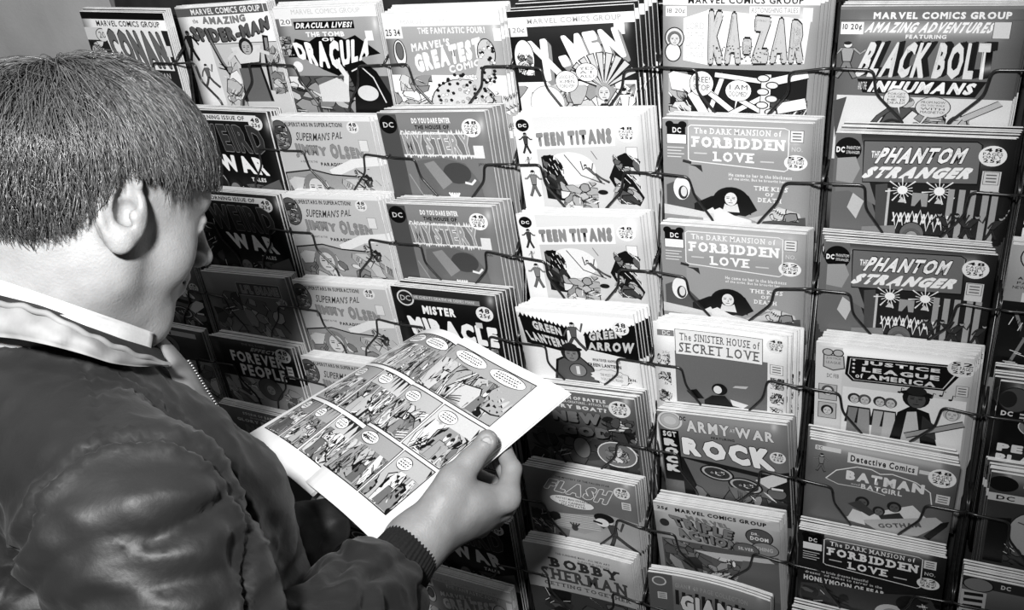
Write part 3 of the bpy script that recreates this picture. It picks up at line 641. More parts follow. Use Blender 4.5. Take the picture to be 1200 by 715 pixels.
d.rect(CP, .05, .68, 1, 1.5, .6); d.ell(CP, .6, .84, .14, .2, .35, .08); d.face(.6, .84, .06, .7, .4); d.art(40, .05, .68, .46, 1.4, .15, .85, 18, .14, ang=.8); d.art(41, .76, .7, .98, 1.4, .3, .8, 12, .12)
d = DES['gods_dark'] = Design(.33, .85)
d.text(TI, 'STORM OF BATTLE', .3, .06, .76, .11, .9, .04); d.text(TI, 'SEA-CREATURES... ATTACK THE', .38, .13, .78, .165, .85, .02); d.text(TI, 'GLORY BOAT?', .2, .19, .76, .25, .85, .06)
d.text(TI, 'NEW', 0, 0, 0, 0, .45, .1, ol=.06, ow=.02, quad=[(.28, .3), (.7, .28), (.7, .46), (.28, .46)], shadow=.06, sh=(.01, .02)); d.text(TI, 'GODS', 0, 0, 0, 0, .42, .1, ol=.06, ow=.02, quad=[(.35, .52), (.86, .48), (.86, .66), (.35, .66)], shadow=.06, sh=(.01, .02))
d.price(.87, .17, .09, ('48', 'PAGES', 'ONLY', '25¢'), .92); d.code(.84, .34, .93, .5, .85); d.art(42, .7, .3, .98, .68, .08, .4, 14, .08)
d.art(43, .02, .68, .98, 1.4, .1, .4, 24, .18); d.ell(CP, .8, .88, .17, .2, .93); d.ell(CP, .8, .88, .16, .185, .45); d.art(44, .7, .76, .9, 1.0, .3, .9, 12, .07); d.ell(CP, .5, .85, .07, .16, .5, .08)
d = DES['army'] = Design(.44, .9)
d.ell('publisher_roundel', .1, .12, .1, .13, .85); d.ell('publisher_roundel', .1, .12, .075, .1, .72, .6); d.ell('publisher_roundel', .1, .12, .05, .06, .8)
d.text(TI, 'DC', .18, .04, .23, .1, .1, .05); d.text(TI, 'ARMY WAR', 0, 0, 0, 0, .86, .045, ol=.08, ow=.03, quad=[(.23, .08), (.9, .12), (.9, .26), (.23, .25)]); d.text(TI, 'AT', .57, .14, .61, .19, .85); d.text(TI, 'FEATURING', .42, .285, .6, .32, .1, .03)
d.text(TI, 'ROCK', 0, 0, 0, 0, .95, .08, ol=.06, ow=.035, quad=[(.18, .34), (.86, .36), (.9, .68), (.18, .6)])
d.rect(TI, .01, .26, .16, 1.02, .06); d.text(TI, 'SGT', .03, .28, .14, .36, .85, .05)
for k, c_ in enumerate('ROCK'): d.text(TI, c_, .03, .39 + k * .13, .14, .5 + k * .13, .85, .1)
d.price(.92, .47, .06, ('48', 'PAGES', '25¢'), .9)
d.poly(CP, [(.16, .64), (.4, .66), (.84, .74), (1, .66), (1, 1.5), (.16, 1.5)], .12); d.poly(CP, [(.18, .66), (.4, .72), (.8, .8), (.9, 1.2), (.3, 1.2)], .4)
for cx, cy in ((.44, .82), (.66, .95)): d.ell(CP, cx, cy, .14, .11, .08, None, 0, 20, 1, .35); d.ell(CP, cx, cy, .125, .09, .7, None, 0, 20, 1, .35); d.ell(CP, cx, cy, .105, .075, .22, None, 0, 20, 1, .35); d.art(45, cx - .06, cy - .03, cx + .06, cy + .03, .2, .8, 8, .04)
d.poly(CP, [(.74, .84), (.9, .7), (.98, .72), (.98, .8), (.84, .94)], .85); d.ell(CP, .9, 1.0, .07, .08, .4, .06); d.rect(CP, .86, .92, .95, .95, .9, .05); d.art(46, .2, 1.0, .98, 1.5, .1, .6, 18, .12)
d = DES['detective'] = Design(.40, .85)
d.rect('publisher_roundel', .04, .06, .22, .12, .88); d.text('publisher_roundel', 'DC', .05, .07, .09, .11, .1, .03); d.fig(.09, .42, .26, .5, .7, arms=(0, 0))
d.poly(TI, [(.27, .08), (.74, .1), (.74, .22), (.27, .22)], .88); d.text(TI, 'Detective Comics', .29, .11, .72, .2, .15, .035); d.rect(TI, .75, .14, .87, .19, .85)
d.line(TI, [(.13, .5), (.2, .36), (.34, .26), (.44, .26), (.5, .3), (.58, .27), (.74, .32), (.84, .42), (.86, .58)], .008, .93); d.line(TI, [(.13, .5), (.22, .55), (.4, .54), (.55, .58)], .006, .85)
d.text(TI, 'BATMAN', 0, 0, 0, 0, .9, .07, quad=[(.27, .33), (.8, .33), (.8, .46), (.27, .46)]); d.text(TI, 'and', .31, .49, .37, .52, .8); d.text(TI, 'BATGIRL', .38, .48, .66, .55, .88, .04)
d.price(.9, .2, .09); d.code(.88, .42, .97, .54, .85); d.text(PM, 'JAN.', .9, .58, .97, .61, .85)
d.poly(CP, [(.3, 1.0), (.42, .86), (.5, .84), (.74, .64), (.84, .78), (.86, .9), (.5, 1.02)], .88); d.face(.4, .74, .04, .35, .15); d.poly(CP, [(.3, .8), (.38, .72), (.5, .86), (.46, .92)], .25); d.face(.62, .72, .04, .35, .15); d.poly(CP, [(.52, .88), (.66, .78), (.7, .86), (.56, .96)], .2); d.face(.52, .82, .035, .4, .15)
d.poly(CP, [(.4, 1.0), (.9, .74), (.96, .8), (.8, 1.06), (.6, 1.16)], .72); d.text(CP, 'GOTHAM', 0, 0, 0, 0, .35, .05, quad=[(.52, 1.0), (.8, .86), (.82, .92), (.54, 1.06)]); d.poly(CP, [(.84, 1.04), (.94, .8), (.99, .76), (.98, .84), (.88, 1.08)], .08); d.poly(CP, [(.3, 1.04), (.34, .86), (.4, .88), (.44, 1.06)], .85)
d = DES['fast_grey'] = Design(.44, .85)
d.text(TI, 'THE MYSTERY OF THE FALLEN STAR', .3, .07, .78, .1, .12, .02); d.text(TI, 'FLASH', 0, 0, 0, 0, .5, .07, ol=.93, ow=.04, quad=[(.22, .14), (.78, .16), (.76, .4), (.2, .32)], shear=.05)
d.price(.88, .16, .07, ('48', 'PAGES', '25¢'), .92); d.code(.87, .3, .95, .42, .85)
d.ell(CP, .42, .48, .2, .09, .93, .1, .004, 26, 1, .1); d.text(CP, 'FASTEST MAN ON EARTH', .28, .42, .58, .455, .12, .02); d.text(CP, 'YOU CANNOT', .3, .475, .54, .51, .12, .02); d.text(CP, 'ESCAPE FATE!', .32, .52, .54, .555, .12, .02)
d.poly(CP, [(.4, .8), (.7, .56), (1, .62), (1, 1.4), (.3, 1.4)], .66); d.poly(CP, [(.2, .75), (.6, .62), (.76, .6), (.74, .8), (.5, 1.0), (.2, .95)], .62)
for k in range(8): d.line(CP, [(.25, .72 + k * .03), (.66, .66 + k * .03)], .005, .9)
d.fig(.8, 1.14, .5, .28, .85, lean=-.1, legs=(.5, -.1), arms=(.3, .1)); d.ell(CP, .7, .64, .09, .08, .1); d.ell(CP, .68, .72, .06, .07, .92); d.line(CP, [(.6, .72), (.68, .74)], .02, .1); d.ell(CP, .42, .92, .03, .05, .2)
for k in range(4): d.line(CP, [(.42, .92), (.38 + k * .03, .83)], .014, .2)
d.art(48, .02, .7, .3, 1.3, .15, .4, 10, .14)
d = DES['triple'] = Design(.64, .9)
d.rect(BG, 0, .02, 1, .14, .78); d.text(PM, '25¢', .03, .05, .12, .11, .1, .05); d.text(TI, 'MARVEL COMICS GROUP', .18, .045, .9, .105, .1, .05)
d.text(TI, 'MARVEL', 0, 0, 0, 0, .5, .05, ol=.1, ow=.02, quad=[(.26, .13), (.6, .17), (.62, .24), (.28, .2)]); d.text(TI, 'TRIPLE', 0, 0, 0, 0, .5, .07, ol=.1, ow=.03, quad=[(.12, .17), (.64, .26), (.62, .4), (.16, .33)], shadow=.15, sh=(.012, .01)); d.text(TI, 'ACTION', 0, 0, 0, 0, .5, .07, ol=.1, ow=.03, quad=[(.16, .36), (.68, .42), (.66, .56), (.2, .5)], shadow=.15, sh=(.012, .01))
d.ell(CP, .84, .28, .1, .12, .35, .1); d.text(TI, 'DR.', .78, .22, .84, .26, .92, .03); d.text(TI, 'DOOM', .77, .28, .91, .34, .92, .05); d.ell(CP, .88, .46, .1, .1, .55, .15); d.text(TI, 'THING', .81, .43, .94, .49, .8, .03); d.ell(CP, .73, .52, .1, .1, .4, .1); d.text(TI, 'SILVER', .67, .48, .79, .53, .85, .03)
d.rect(CP, .04, .56, .98, 1.5, .35); d.art(49, .05, .58, .45, 1.3, .1, .8, 20, .14, hatch=20, ang=.6); d.poly(CP, [(.3, .68), (.9, .6), (.95, .66), (.5, .76)], .78); d.art(50, .4, .72, .74, 1.1, .3, .95, 18, .1); d.poly(CP, [(.7, .7), (.98, .66), (.98, 1.3), (.6, 1.3)], .4); d.ell(CP, .08, .3, .04, .06, .2)
d = DES['teen_idol'] = Design(.66, .8)
d.text(TI, 'THE SUNSHINE MAN - ALL NEW ART', .3, .1, .8, .135, .3, .02); d.text(TI, 'SUNSHINE SPECIAL', .5, .16, .8, .2, .4); d.text(TI, 'BOBBY', .22, .2, .88, .38, .22, .06, serif=True); d.text(TI, 'SHERMAN', .12, .4, .94, .62, .28, .045, serif=True); d.text(TI, 'GETTING TOGETHER', .15, .66, .96, .73, .3, .03, serif=True)
d.rect(CP, .0, .8, 1, 1.5, .25); d.art(51, .02, .8, .98, 1.4, .1, .4, 20, .16)
d = DES['collection'] = Design(.42, .8)
d.rect(BG, 0, 0, .2, 1.5, .36); d.ell('publisher_roundel', .09, .13, .06, .08, .8); d.ell('publisher_roundel', .09, .13, .048, .062, .4); d.code(.07, .32, .15, .44, .75)
d.text(TI, 'GIANT 48 PAGE COLLECTION', .22, .12, .82, .2, .6, .03)
for k in range(14): d.rect(TI, .22 + k * .055, .24 + .02 * (k % 3), .25 + k * .055, .5, .15)
d.text(TI, 'GIANT', .26, .3, .8, .6, .85, .08, ol=.1, ow=.04); d.code(.85, .24, .95, .4, .7); d.art(52, .1, .62, .95, 1.4, .2, .7, 20, .16)
d = DES['planet'] = Design(.08, .85)
d.ell(CP, .1, .2, .09, .14, .3, .15); d.ell(CP, .06, .2, .05, .1, .15); d.text('publisher_roundel', 'DC', .03, .34, .1, .4, .9, .04); d.rect(TI, .14, .35, .5, .37, .8); d.rect(TI, .14, .39, .4, .41, .8)
d.ell(CP, .3, .52, .16, .12, .5, .85, .006, 24, 1, .4); d.ell(CP, .3, .52, .08, .06, .3, .1, .006, 24, 1, .4); d.rect(CP, .5, .3, 1, .7, .4)
d.text(TI, 'PERIL', .04, .74, .42, .84, .9, .08); d.text(TI, 'PLANET', .04, .87, .5, .97, .9, .08)
d = DES['orbit'] = Design(.6, .85)
d.ell(TI, .2, .12, .14, .16, .75, .1); d.line(TI, [(.12, .05), (.22, .1), (.14, .18), (.26, .22)], .03, .15); d.text(TI, 'ALL 48', .06, .33, .2, .36, .1, .03); d.text(TI, 'PAGES', .06, .38, .2, .41, .1); d.text(TI, 'NEW STORIES', .04, .43, .24, .46, .1); d.rect(PM, .1, .5, .3, .6, .85); d.text(PM, 'JAN.', .12, .51, .26, .56, .1, .04)
d.rect(CP, .0, .6, 1, 1.5, .1); d.line(CP, [(.2, .62), (.32, .9), (.3, 1.3)], .02, .7); d.line(CP, [(.08, .7), (.16, 1.0), (.1, 1.3)], .02, .5); d.art(53, .05, .65, .9, 1.3, .1, .3, 12, .14); d.rect(CP, .3, .0, 1, .6, .5)
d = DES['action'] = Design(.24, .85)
d.rect(TI, .2, .06, .9, .15, .85); d.text(TI, 'ACTION', .22, .075, .56, .14, .1, .07); d.rect('publisher_roundel', .0, .26, .3, .36, .8); d.text('publisher_roundel', 'DC', .05, .28, .16, .34, .15, .03); d.ell('publisher_roundel', .08, .13, .09, .1, .1)
d.ell(TI, .45, .36, .17, .2, .45, .08); d.ell(TI, .45, .36, .1, .12, .12); d.rect(TI, .42, .34, .6, .4, .45); d.ell(CP, .27, .75, .12, .28, .7, .15); d.line(CP, [(.2, .6), (.34, .66)], .01, .3); d.poly(CP, [(.02, .6), (.16, .56), (.14, 1.2), (.02, 1.2)], .1)
d.poly(CP, [(.46, .6), (1, .56), (1, 1.4), (.5, 1.4)], .6); d.art(54, .48, .62, 1, 1.3, .2, .8, 18, .14); d.art(55, .14, .9, .44, 1.2, .1, .5, 12, .08)
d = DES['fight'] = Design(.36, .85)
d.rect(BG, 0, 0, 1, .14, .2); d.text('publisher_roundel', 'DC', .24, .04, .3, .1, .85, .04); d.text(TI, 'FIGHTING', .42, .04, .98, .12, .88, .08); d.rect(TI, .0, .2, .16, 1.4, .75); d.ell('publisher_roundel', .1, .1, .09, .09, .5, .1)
for k in range(11): d.line(TI, [(.02, .26 + k * .09), (.14, .24 + k * .09)], .03, .15)
d.poly(CP, [(.24, .6), (.4, .38), (.56, .6), (.6, 1.4), (.2, 1.4)], .75); d.art(56, .22, .5, .6, 1.3, .3, .85, 18, .1); d.text(TI, 'G', .64, .3, .8, .5, .85, .1, ol=.1); d.rect(TI, .6, .26, .95, .6, .6)
DES['action'].items.sort(key=lambda i: i[4])
# ------------------------------------------------------------------ the room
WALL_Y = 0.36
def ray_to_y(px, py, y):
    d = at(px, py, 1.0) - CAM; k = (y - CAM[1]) / d[1]; return CAM + d * k
def boxobj(name, x0, x1, y0, y1, z0, z1, mat, parent=None):
    V, F = box_data(((x0 + x1) / 2, (y0 + y1) / 2, (z0 + z1) / 2), ((x1 - x0) / 2, 0, 0), (0, (y1 - y0) / 2, 0), (0, 0, (z1 - z0) / 2))
    return link(name, mesh_of(name, V, F), parent, mat)
tag(boxobj('floor', -3.5, 3.0, -3.5, WALL_Y + .1, -0.05, 0.0, FLOORM), kind='structure')
tag(boxobj('wall_back', -3.5, 3.0, WALL_Y, WALL_Y + .1, 0, 2.9, WALLM), kind='structure')
tag(boxobj('wall_left', -3.6, -3.5, -3.5, WALL_Y + .1, 0, 2.9, WALLM), kind='structure')
tx = ray_to_y(141, 3, WALL_Y)[0]; tx2 = ray_to_y(176, 3, WALL_Y)[0]
TRIM, nt, b = new_mat('grey_trim', .2, .6, .3); add_noise(nt, b, 30, .14, .26, 3, .1, .001, (6, 1, .2))
tag(boxobj('trim_1', tx, tx + .03, WALL_Y - .025, WALL_Y, 0, 2.9, TRIM), kind='structure')
tag(boxobj('trim_2', tx + .035, tx2, WALL_Y - .012, WALL_Y, 0, 2.9, TRIM), kind='structure')
ob = boxobj('notice_board', tx2 + .005, 0.55, WALL_Y - .022, WALL_Y - .002, 1.05, 1.75, WALLM2)
tag(ob, 'mottled dark grey board on the wall just above the comic rack', 'board')

# ------------------------------------------------------------------ the wire rack
PITCH = 0.2; ROWP = 0.1286; TH = 0.2
rack_o = bpy.data.objects.new('wire_rack', None); COL.objects.link(rack_o)
rack_o.location = tuple(rack(-0.2, 1.07, -0.04)); bpy.context.view_layer.update()
RI = rack_o.location
def rel(p): return np.array(p) - np.array(RI)
tag(rack_o, 'black wire comic rack with welded pocket wires filling the right of the picture', 'rack')
XB = [-1.0, -.8, -.6, -.4, -.2, 0, .2, .4, .6]
for x in XB:
    L = []
    for s in (-.0045, .0045):
        tubes('upright_wire', [([rel(rack(x + s * .5, -.335, -.03)), rel(rack(x + s * .5, 1.07, -.03))], .0014)], rack_o, WIRE, 8)
    if x > -.1 and x < .5: tubes('post', [([rel(rack(x, -.42, -.045)), rel(rack(x, 1.07, -.045))], .0065)], rack_o, WIRE, 10)
for r in range(-2, 6):          # cross wires welded to the posts behind the magazines
    v = r * ROWP + .18
    tubes('cross_wire', [([rel(rack(-1.0, v, -.0715)), rel(rack(.6, v, -.0715))], .0018)], rack_o, WIRE, 6)
def pocket(ci, r):
    xl, xr = XB[ci], XB[ci + 1]; v0 = r * ROWP; rn = random.Random(ci * 31 + r)
    Nf = lambda v: 0.010 - (v - (v0 - .0665)) * math.tan(TH) + .0036
    a, b_, c_ = .044 + rn.uniform(-.003, .003), .048 + rn.uniform(-.002, .002), .074 + rn.uniform(-.004, .004)
    tl, tr_ = rn.uniform(-.003, .003), rn.uniform(-.003, .003)
    half = [(0, 0, -.001), (.008, 0, Nf(v0) + .002), (a, tl, Nf(v0 + tl) + .001), (b_, .027, Nf(v0 + .027)), (c_, .057, Nf(v0 + .057)), (c_ + .012, .12, Nf(v0 + .12)), (c_ + .014, .196, Nf(v0 + .196))]
    left = [(xl + p[0], v0 + p[1], p[2]) for p in half]; right = [(xr - p[0], v0 + p[1] + (tr_ if i == 2 else 0), p[2]) for i, p in enumerate(half)]
    pts = [rel(rack(*p)) for p in left + right[::-1]]
    o = tubes('pocket_wire', [(round_bend(pts, .007, 4), .00165)], rack_o, WIRE, 8)
    for f in (.25, .75):       # the floor of the pocket
        x = xl + (xr - xl) * f + (.02 if f < .5 else -.02)
        tubes('floor_wire', [([rel(rack(x, v0 + .1965, Nf(v0 + .196) + .0005)), rel(rack(x, v0 + .2015, -.072))], .0016)], rack_o, WIRE, 6)
    for x, s in ((xl, 1), (xr, -1)):
        tubes('strut', [([rel(rack(x, v0, -.001)), rel(rack(x + s * .0015, v0 - .012, -.012)), rel(rack(x + s * .0025, v0 - .026, -.028))], .0015)], rack_o, WIRE, 6)
for ci in range(8):
    for r in range(-2, 5): pocket(ci, r)
V, F = box_data(rel(rack(-.2, .34, -.077)), R_X * .8, R_V * .71, R_N * .003)
link('back_board', mesh_of('back_board', V, F), rack_o, BACKM)
for v in (-.33, 1.06): tubes('frame_rail', [([rel(rack(-1.0, v, -.03)), rel(rack(.6, v, -.03))], .003)], rack_o, WIRE, 8)

# ------------------------------------------------------------------ the comics
HC, WN = 0.262, 0.176
_cut = {}
def cut_items(key, curved):
    if (key, curved) in _cut: return _cut[(key, curved)]
    d = DES[key]; parts = {}
    order = sorted(d.items, key=lambda i: i[4]); mx = max([i[4] for i in order] + [1]) + 1
    for part, V, T, g, l in order:
        V = V.copy(); V[:, 0] = np.clip(V[:, 0], 0.0, 1.0); V[:, 1] = np.clip(V[:, 1], 0.002, 2.1)
        parts.setdefault(part, []).append((V, T, g, l))
    out = {}
    for part, L in parts.items():
        Vs, Ts, G = [], [], []; n = 0
        # one cut per shape keeps its grey and its layer
        for V, T, g, l in L:
            if curved and V[:, 0].max() - V[:, 0].min() > .02: V, T = cut_strips(V, T, 8)
            if len(T) == 0: continue
            V = V.copy(); V[:, 2] = (l + V[:, 2]) / mx
            Vs.append(V); Ts.append(T + n); n += len(V); G += [lin(g)] * len(V)
        if Vs: out[part] = (np.vstack(Vs), np.vstack(Ts), G)
    _cut[(key, curved)] = out
    return out
def make_comic(key, w, bow, t):
    """returns an unplaced comic: an Empty with its sheets and print; bow = (edge curl, slant) in metres"""
    d = DES[key]; S = w / WN
    def warp(x, z):     # some magazines curl outwards at their edges
        k = max(-4.0, min(4.0, 8 * x / w)); i = math.floor(k); f = k - i
        g = lambda q: bow[0] * 4 * (q / 8) ** 2 + bow[1] * 2 * (q / 8)
        return -(g(i) * (1 - f) + g(i + 1) * f)
    root = bpy.data.objects.new('comic_book', None); COL.objects.link(root)
    n, mrows = 8, 6
    def slab(x0, x1, z0, z1, y0, y1, vals):
        V, F, G = [], [], []
        nx = n if x1 - x0 > .05 else 1
        for side, y in ((0, y0), (1, y1)):
            for j in range(mrows + 1):
                for i in range(nx + 1):
                    x = x0 + (x1 - x0) * i / nx; z = z0 + (z1 - z0) * j / mrows
                    V.append((x, y + warp(x, z), z)); G.append(vals)
        st = nx + 1; off = st * (mrows + 1)
        for j in range(mrows):
            for i in range(nx):
                a = j * st + i; F.append((a, a + 1, a + st + 1, a + st)); F.append((off + a, off + a + st, off + a + st + 1, off + a + 1))
        for i in range(nx):
            for j in (0, mrows):
                a = j * st + i; q = (a, a + off, a + off + 1, a + 1); F.append(q if j == 0 else q[::-1])
        for j in range(mrows):
            for i in (0, nx):
                a = j * st + i; q = (a, a + st, a + st + off, a + off); F.append(q if i == 0 else q[::-1])
        return V, F, G
    V, F, _ = slab(-w / 2 + .0006, w / 2 - .0008, .001, HC - .0001, .0004, t - .0004, 0)
    link('page_block', mesh_of('page_block', V, F), root, PAPER)
    Vc, Fc, Gc = [], [], []
    for args in ((-w / 2, w / 2, 0, HC - .0006, 0, .0004, lin(d.base)), (-w / 2, w / 2, 0, HC - .0008, t - .0004, t, lin(.75)), (-w / 2, -w / 2 + .0006, 0, HC, .0004, t - .0004, lin(d.spine))):
        V, F, G = slab(*args); o = len(Vc); Vc += V; Fc += [tuple(i + o for i in q) for q in F]; Gc += G
    tri = []
    for q in Fc: tri += [(q[0], q[1], q[2]), (q[0], q[2], q[3])]
    parts = cut_items(key, bool(bow[0] or bow[1])); zmax = .0009
    def mapv(P):
        x = (P[:, 0] - .5) * w; z = HC - .0006 - P[:, 1] * d.ys * WN
        y = np.array([warp(a, b_) for a, b_ in zip(x, z)]) - .00003 - P[:, 2] * zmax
        return np.column_stack([x, y, z])
    Vc = np.array(Vc); tri = np.array(tri); Gc = list(Gc)
    if BG in parts:
        P, T, G = parts[BG]; tri = np.vstack([tri, T + len(Vc)]); Vc = np.vstack([Vc, mapv(P)]); Gc += G
    link('front_cover', ink_mesh('front_cover', Vc, tri, Gc), root)
    for part, (P, T, G) in parts.items():
        if part == BG: continue
        link(part, ink_mesh(part, mapv(P), T, G), root)
    return root
def place(root, X, V, ang, depth, dx=0.0, dz=0.0, da=0.0):
    """X, V: middle of the top edge of the front copy; depth: how far back in the stack"""
    c, s = math.cos(TH), math.sin(TH)
    dn = R_V * c - R_N * s; nn = R_N * c + R_V * s; ex0 = R_X
    a = math.radians(ang + da)
    ex = ex0 * math.cos(a) - dn * math.sin(a); up = np.cross(ex, -nn) * 1.0
    up = -dn * math.cos(a) - ex0 * math.sin(a)
    top = rack(X, V, .010) + ex * dx + up * dz - nn * depth
    o = top - up * HC
    M = Matrix(((ex[0], -nn[0], up[0], o[0]), (ex[1], -nn[1], up[1], o[1]), (ex[2], -nn[2], up[2], o[2]), (0, 0, 0, 1)))
    root.matrix_world = M
STACKS = [
 # key, design, X, V, w, angle, copies behind, bow, drift x per copy, drift up per copy, label
 ('A1','barbarian',-.894,-.337,.186,-1.8,4,(0,0),.006,.001,'comic with slab capitals outlined in white, top left end of rack above the hair'),
 ('B1','hood_white',-.682,-.344,.184,1.7,4,(0,0),0.004,0,'white comic with two-line arched dark title, top row, second from the left'),
 ('C1','vampire',-.490,-.337,.180,.5,4,(0,0),0.004,.001,'grey comic with white letters on a black winged shape, top row, third from left'),
 ('D1','rock_brute',-.301,-.327,.180,.3,5,(0,0),0.004,.001,'grey comic with rising white title over a speckled rocky mass, top row'),
 ('E1','white_block',-.115,-.328,.170,1.9,6,(0,0),.0045,.0035,'black-topped comic with huge white block letters and feather headdress, top row'),
 ('F1','rope_jungle',.094,-.340,.177,-1.5,5,(0,0),.003,.001,'comic with shaded tall capitals above crossed white poles, top row'),
 ('G1','dark_bolt',.293,-.322,.178,-.9,4,(0,0),.001,.001,'dark grey comic with tall slanted capitals and two speech balloons, top right corner'),
 ('B2','war',-.707,-.187,.186,0,5,(0,0),0.0045,0,'black comic with white WAR lettering, second row, just right of the boy\'s hair'),
 ('C2','prison_pale',-.514,-.183,.182,1.5,5,(0,0),0.004,0,'pale comic with a reclining figure, third column, highest of its four copies in view'),
 ('D2','mansion_grey',-.323,-.196,.175,2.4,6,(0,0),0.004,.001,'grey comic with jagged pale outlined title, fourth column, second row'),
 ('E2','cliff_title',-.106,-.197,.177,2.5,5,(0,0),.0025,.001,'light comic with grey title strip and dark cliffs, fifth column, second row'),
 ('F2','love_grey',.098,-.198,.177,-.1,5,(0,0),.0015,.0005,'grey romance comic with long-haired woman, sixth column, second row'),
 ('G2','stranger',.300,-.189,.178,0,5,(0,0),.0012,.001,'dark comic with framed two-line title and starbursts, seventh column, second row'),
 ('B3','war',-.705,-.057,.186,.6,5,(0,0),0.003,0,'black comic with white WAR lettering in shade, third row beside the boy\'s nose'),
 ('C3','prison_pale',-.510,-.066,.182,2.8,5,(0,0),0.004,0,'pale comic with a reclining figure, third column, second copy from the top'),
 ('D3','mansion_grey',-.317,-.066,.176,2.7,5,(0,0),0.004,.001,'grey comic with jagged pale outlined title, fourth column, third row'),
 ('E3','cliff_title',-.104,-.068,.178,3.6,5,(0,0),.003,.0005,'light comic with grey title strip and dark cliffs, fifth column, third row'),
 ('F3','love_grey',.100,-.068,.178,.9,5,(0,0),.001,0,'grey romance comic with long-haired woman, sixth column, third row'),
 ('G3','stranger',.300,-.064,.178,.3,5,(0,0),-.002,.001,'dark comic with framed two-line title and starbursts, seventh column, third row'),
 ('B4','shadow_humdrum',-.705,.081,.186,2.5,5,(0,0),0.004,0,'shaded grey comic below the boy\'s chin, second column, fourth row'),
 ('C4','prison_pale',-.508,.073,.182,3.8,5,(0,0),0.004,0,'pale comic with a reclining figure, third column, third copy from the top'),
 ('D4','miracle',-.318,.062,.179,2.0,6,(0,0),0.004,.001,'black comic with bold white two-line title just above the open book'),
 ('E4','green_pair',-.108,.064,.176,4.4,6,(.003,0),.0035,.001,'white comic with two black bands of capitals and a man in a cap, fifth column'),
 ('F4','secret_white',.092,.062,.172,1.2,5,(.003,0),.003,.0005,'white romance comic with boxed title over a plain grey picture, sixth column'),
 ('G4','league',.297,.060,.172,1.7,5,(0,0),.0015,.001,'pale comic with black hexagonal title banner and guitarist, seventh column'),
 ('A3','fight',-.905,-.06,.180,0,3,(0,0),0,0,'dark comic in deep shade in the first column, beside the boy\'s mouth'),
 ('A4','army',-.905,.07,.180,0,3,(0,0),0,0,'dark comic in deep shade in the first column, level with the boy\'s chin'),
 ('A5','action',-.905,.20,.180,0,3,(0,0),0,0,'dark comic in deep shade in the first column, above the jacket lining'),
 ('B5','people',-.707,.201,.184,1.0,5,(0,0),0.004,0,'black comic with bold white two-line title in half shade left of the open book'),
 ('C5','prison_pale',-.506,.205,.182,3.0,5,(0,0),0.003,0,'pale comic with a reclining figure, mostly hidden by the open book, lowest of four'),
 ('D5','army',-.305,.19,.178,1,4,(0,0),0,0,'comic hidden behind the open book in the fourth column'),
 ('E5','gods_dark',-.107,.187,.180,3.6,6,(0,0),.0025,.001,'dark grey comic with round inset picture, right of the open book\'s corner'),
 ('F5','army',.100,.186,.172,4.4,6,(0,0),.0012,.0005,'comic with goggles and four huge white capitals, sixth column, fifth row'),
 ('G5','detective',.300,.193,.170,-.2,5,(0,0),-.001,.001,'mid-grey comic with a thin white arc around its title, seventh column, fifth row'),
 ('B6','gods_dark',-.707,.333,.182,0,4,(0,0),0,0,'shaded comic under the black one with white title, at the zipper\'s end'),
 ('D6','shadow_humdrum',-.305,.31,.178,1,4,(0,0),0,0,'shaded comic behind the wrist, fourth column, sixth row'),
 ('E6','fast_grey',-.102,.318,.178,2.0,5,(0,0),.002,.0005,'grey comic with outlined slanting capitals and a leaping figure, right of the thumb'),
 ('F6','triple',.100,.327,.174,4.1,5,(0,0),.001,.0005,'grey comic with three round badges beside its title, sixth column, sixth row'),
 ('G6','love_dark',.299,.322,.174,1.8,5,(0,0),-.0005,.0005,'black romance comic with framed serif title, seventh column, sixth row'),
 ('D7','war',-.305,.432,.180,1,4,(0,0),0,0,'black comic in deep shade under the hand, fourth column'),
 ('E7','teen_idol',-.103,.447,.177,2.6,5,(.003,-.001),.001,.0005,'pale comic with dark serif title at bottom edge, fifth column'),
 ('F7','collection',.098,.442,.173,1.2,3,(.007,0,0),.0005,.0005,'grey comic with strongly curled top edge at the bottom of the sixth column'),
 ('G7','love_dark',.299,.452,.174,1.5,5,(0,0),0,.001,'comic showing only its page edges at the bottom of the seventh column'),
 ('D8','rock_brute',-.305,.560,.178,1,4,(0,0),0,0,'comic at the bottom edge in deep shade, fourth column'),
 ('H2','planet',.488,-.19,.172,0,4,(0,0),0,0,'comic at the right edge of the picture, second row, only its spine side in view'),
 ('H3','orbit',.487,-.078,.172,0,4,(0,0),-.002,0,'comic with large round letter at the right edge, third row'),
 ('H4','planet',.497,.078,.172,1,5,(0,0),-.005,.002,'black comic with short white words PERIL PLANET, cut by the right edge'),
 ('H5','action',.503,.190,.172,2,5,(0,0),-.001,.001,'dark comic with a large ringed letter G at the right edge'),
 ('H6','fight',.492,.334,.172,2,5,(0,0),0,.001,'grey comic with a zigzag side strip in the bottom right corner'),
 ('C6','war',-.507,.333,.182,1,2,(0,0),0,0,'comic in deep shade under the open book, third column'),
 ('C7','army',-.507,.455,.182,1,2,(0,0),0,0,'comic in deep shade between the jacket and the cuff'),
]
T_C = 0.0036
ORD = ['first', 'second', 'third', 'fourth', 'fifth', 'sixth', 'seventh', 'eighth']
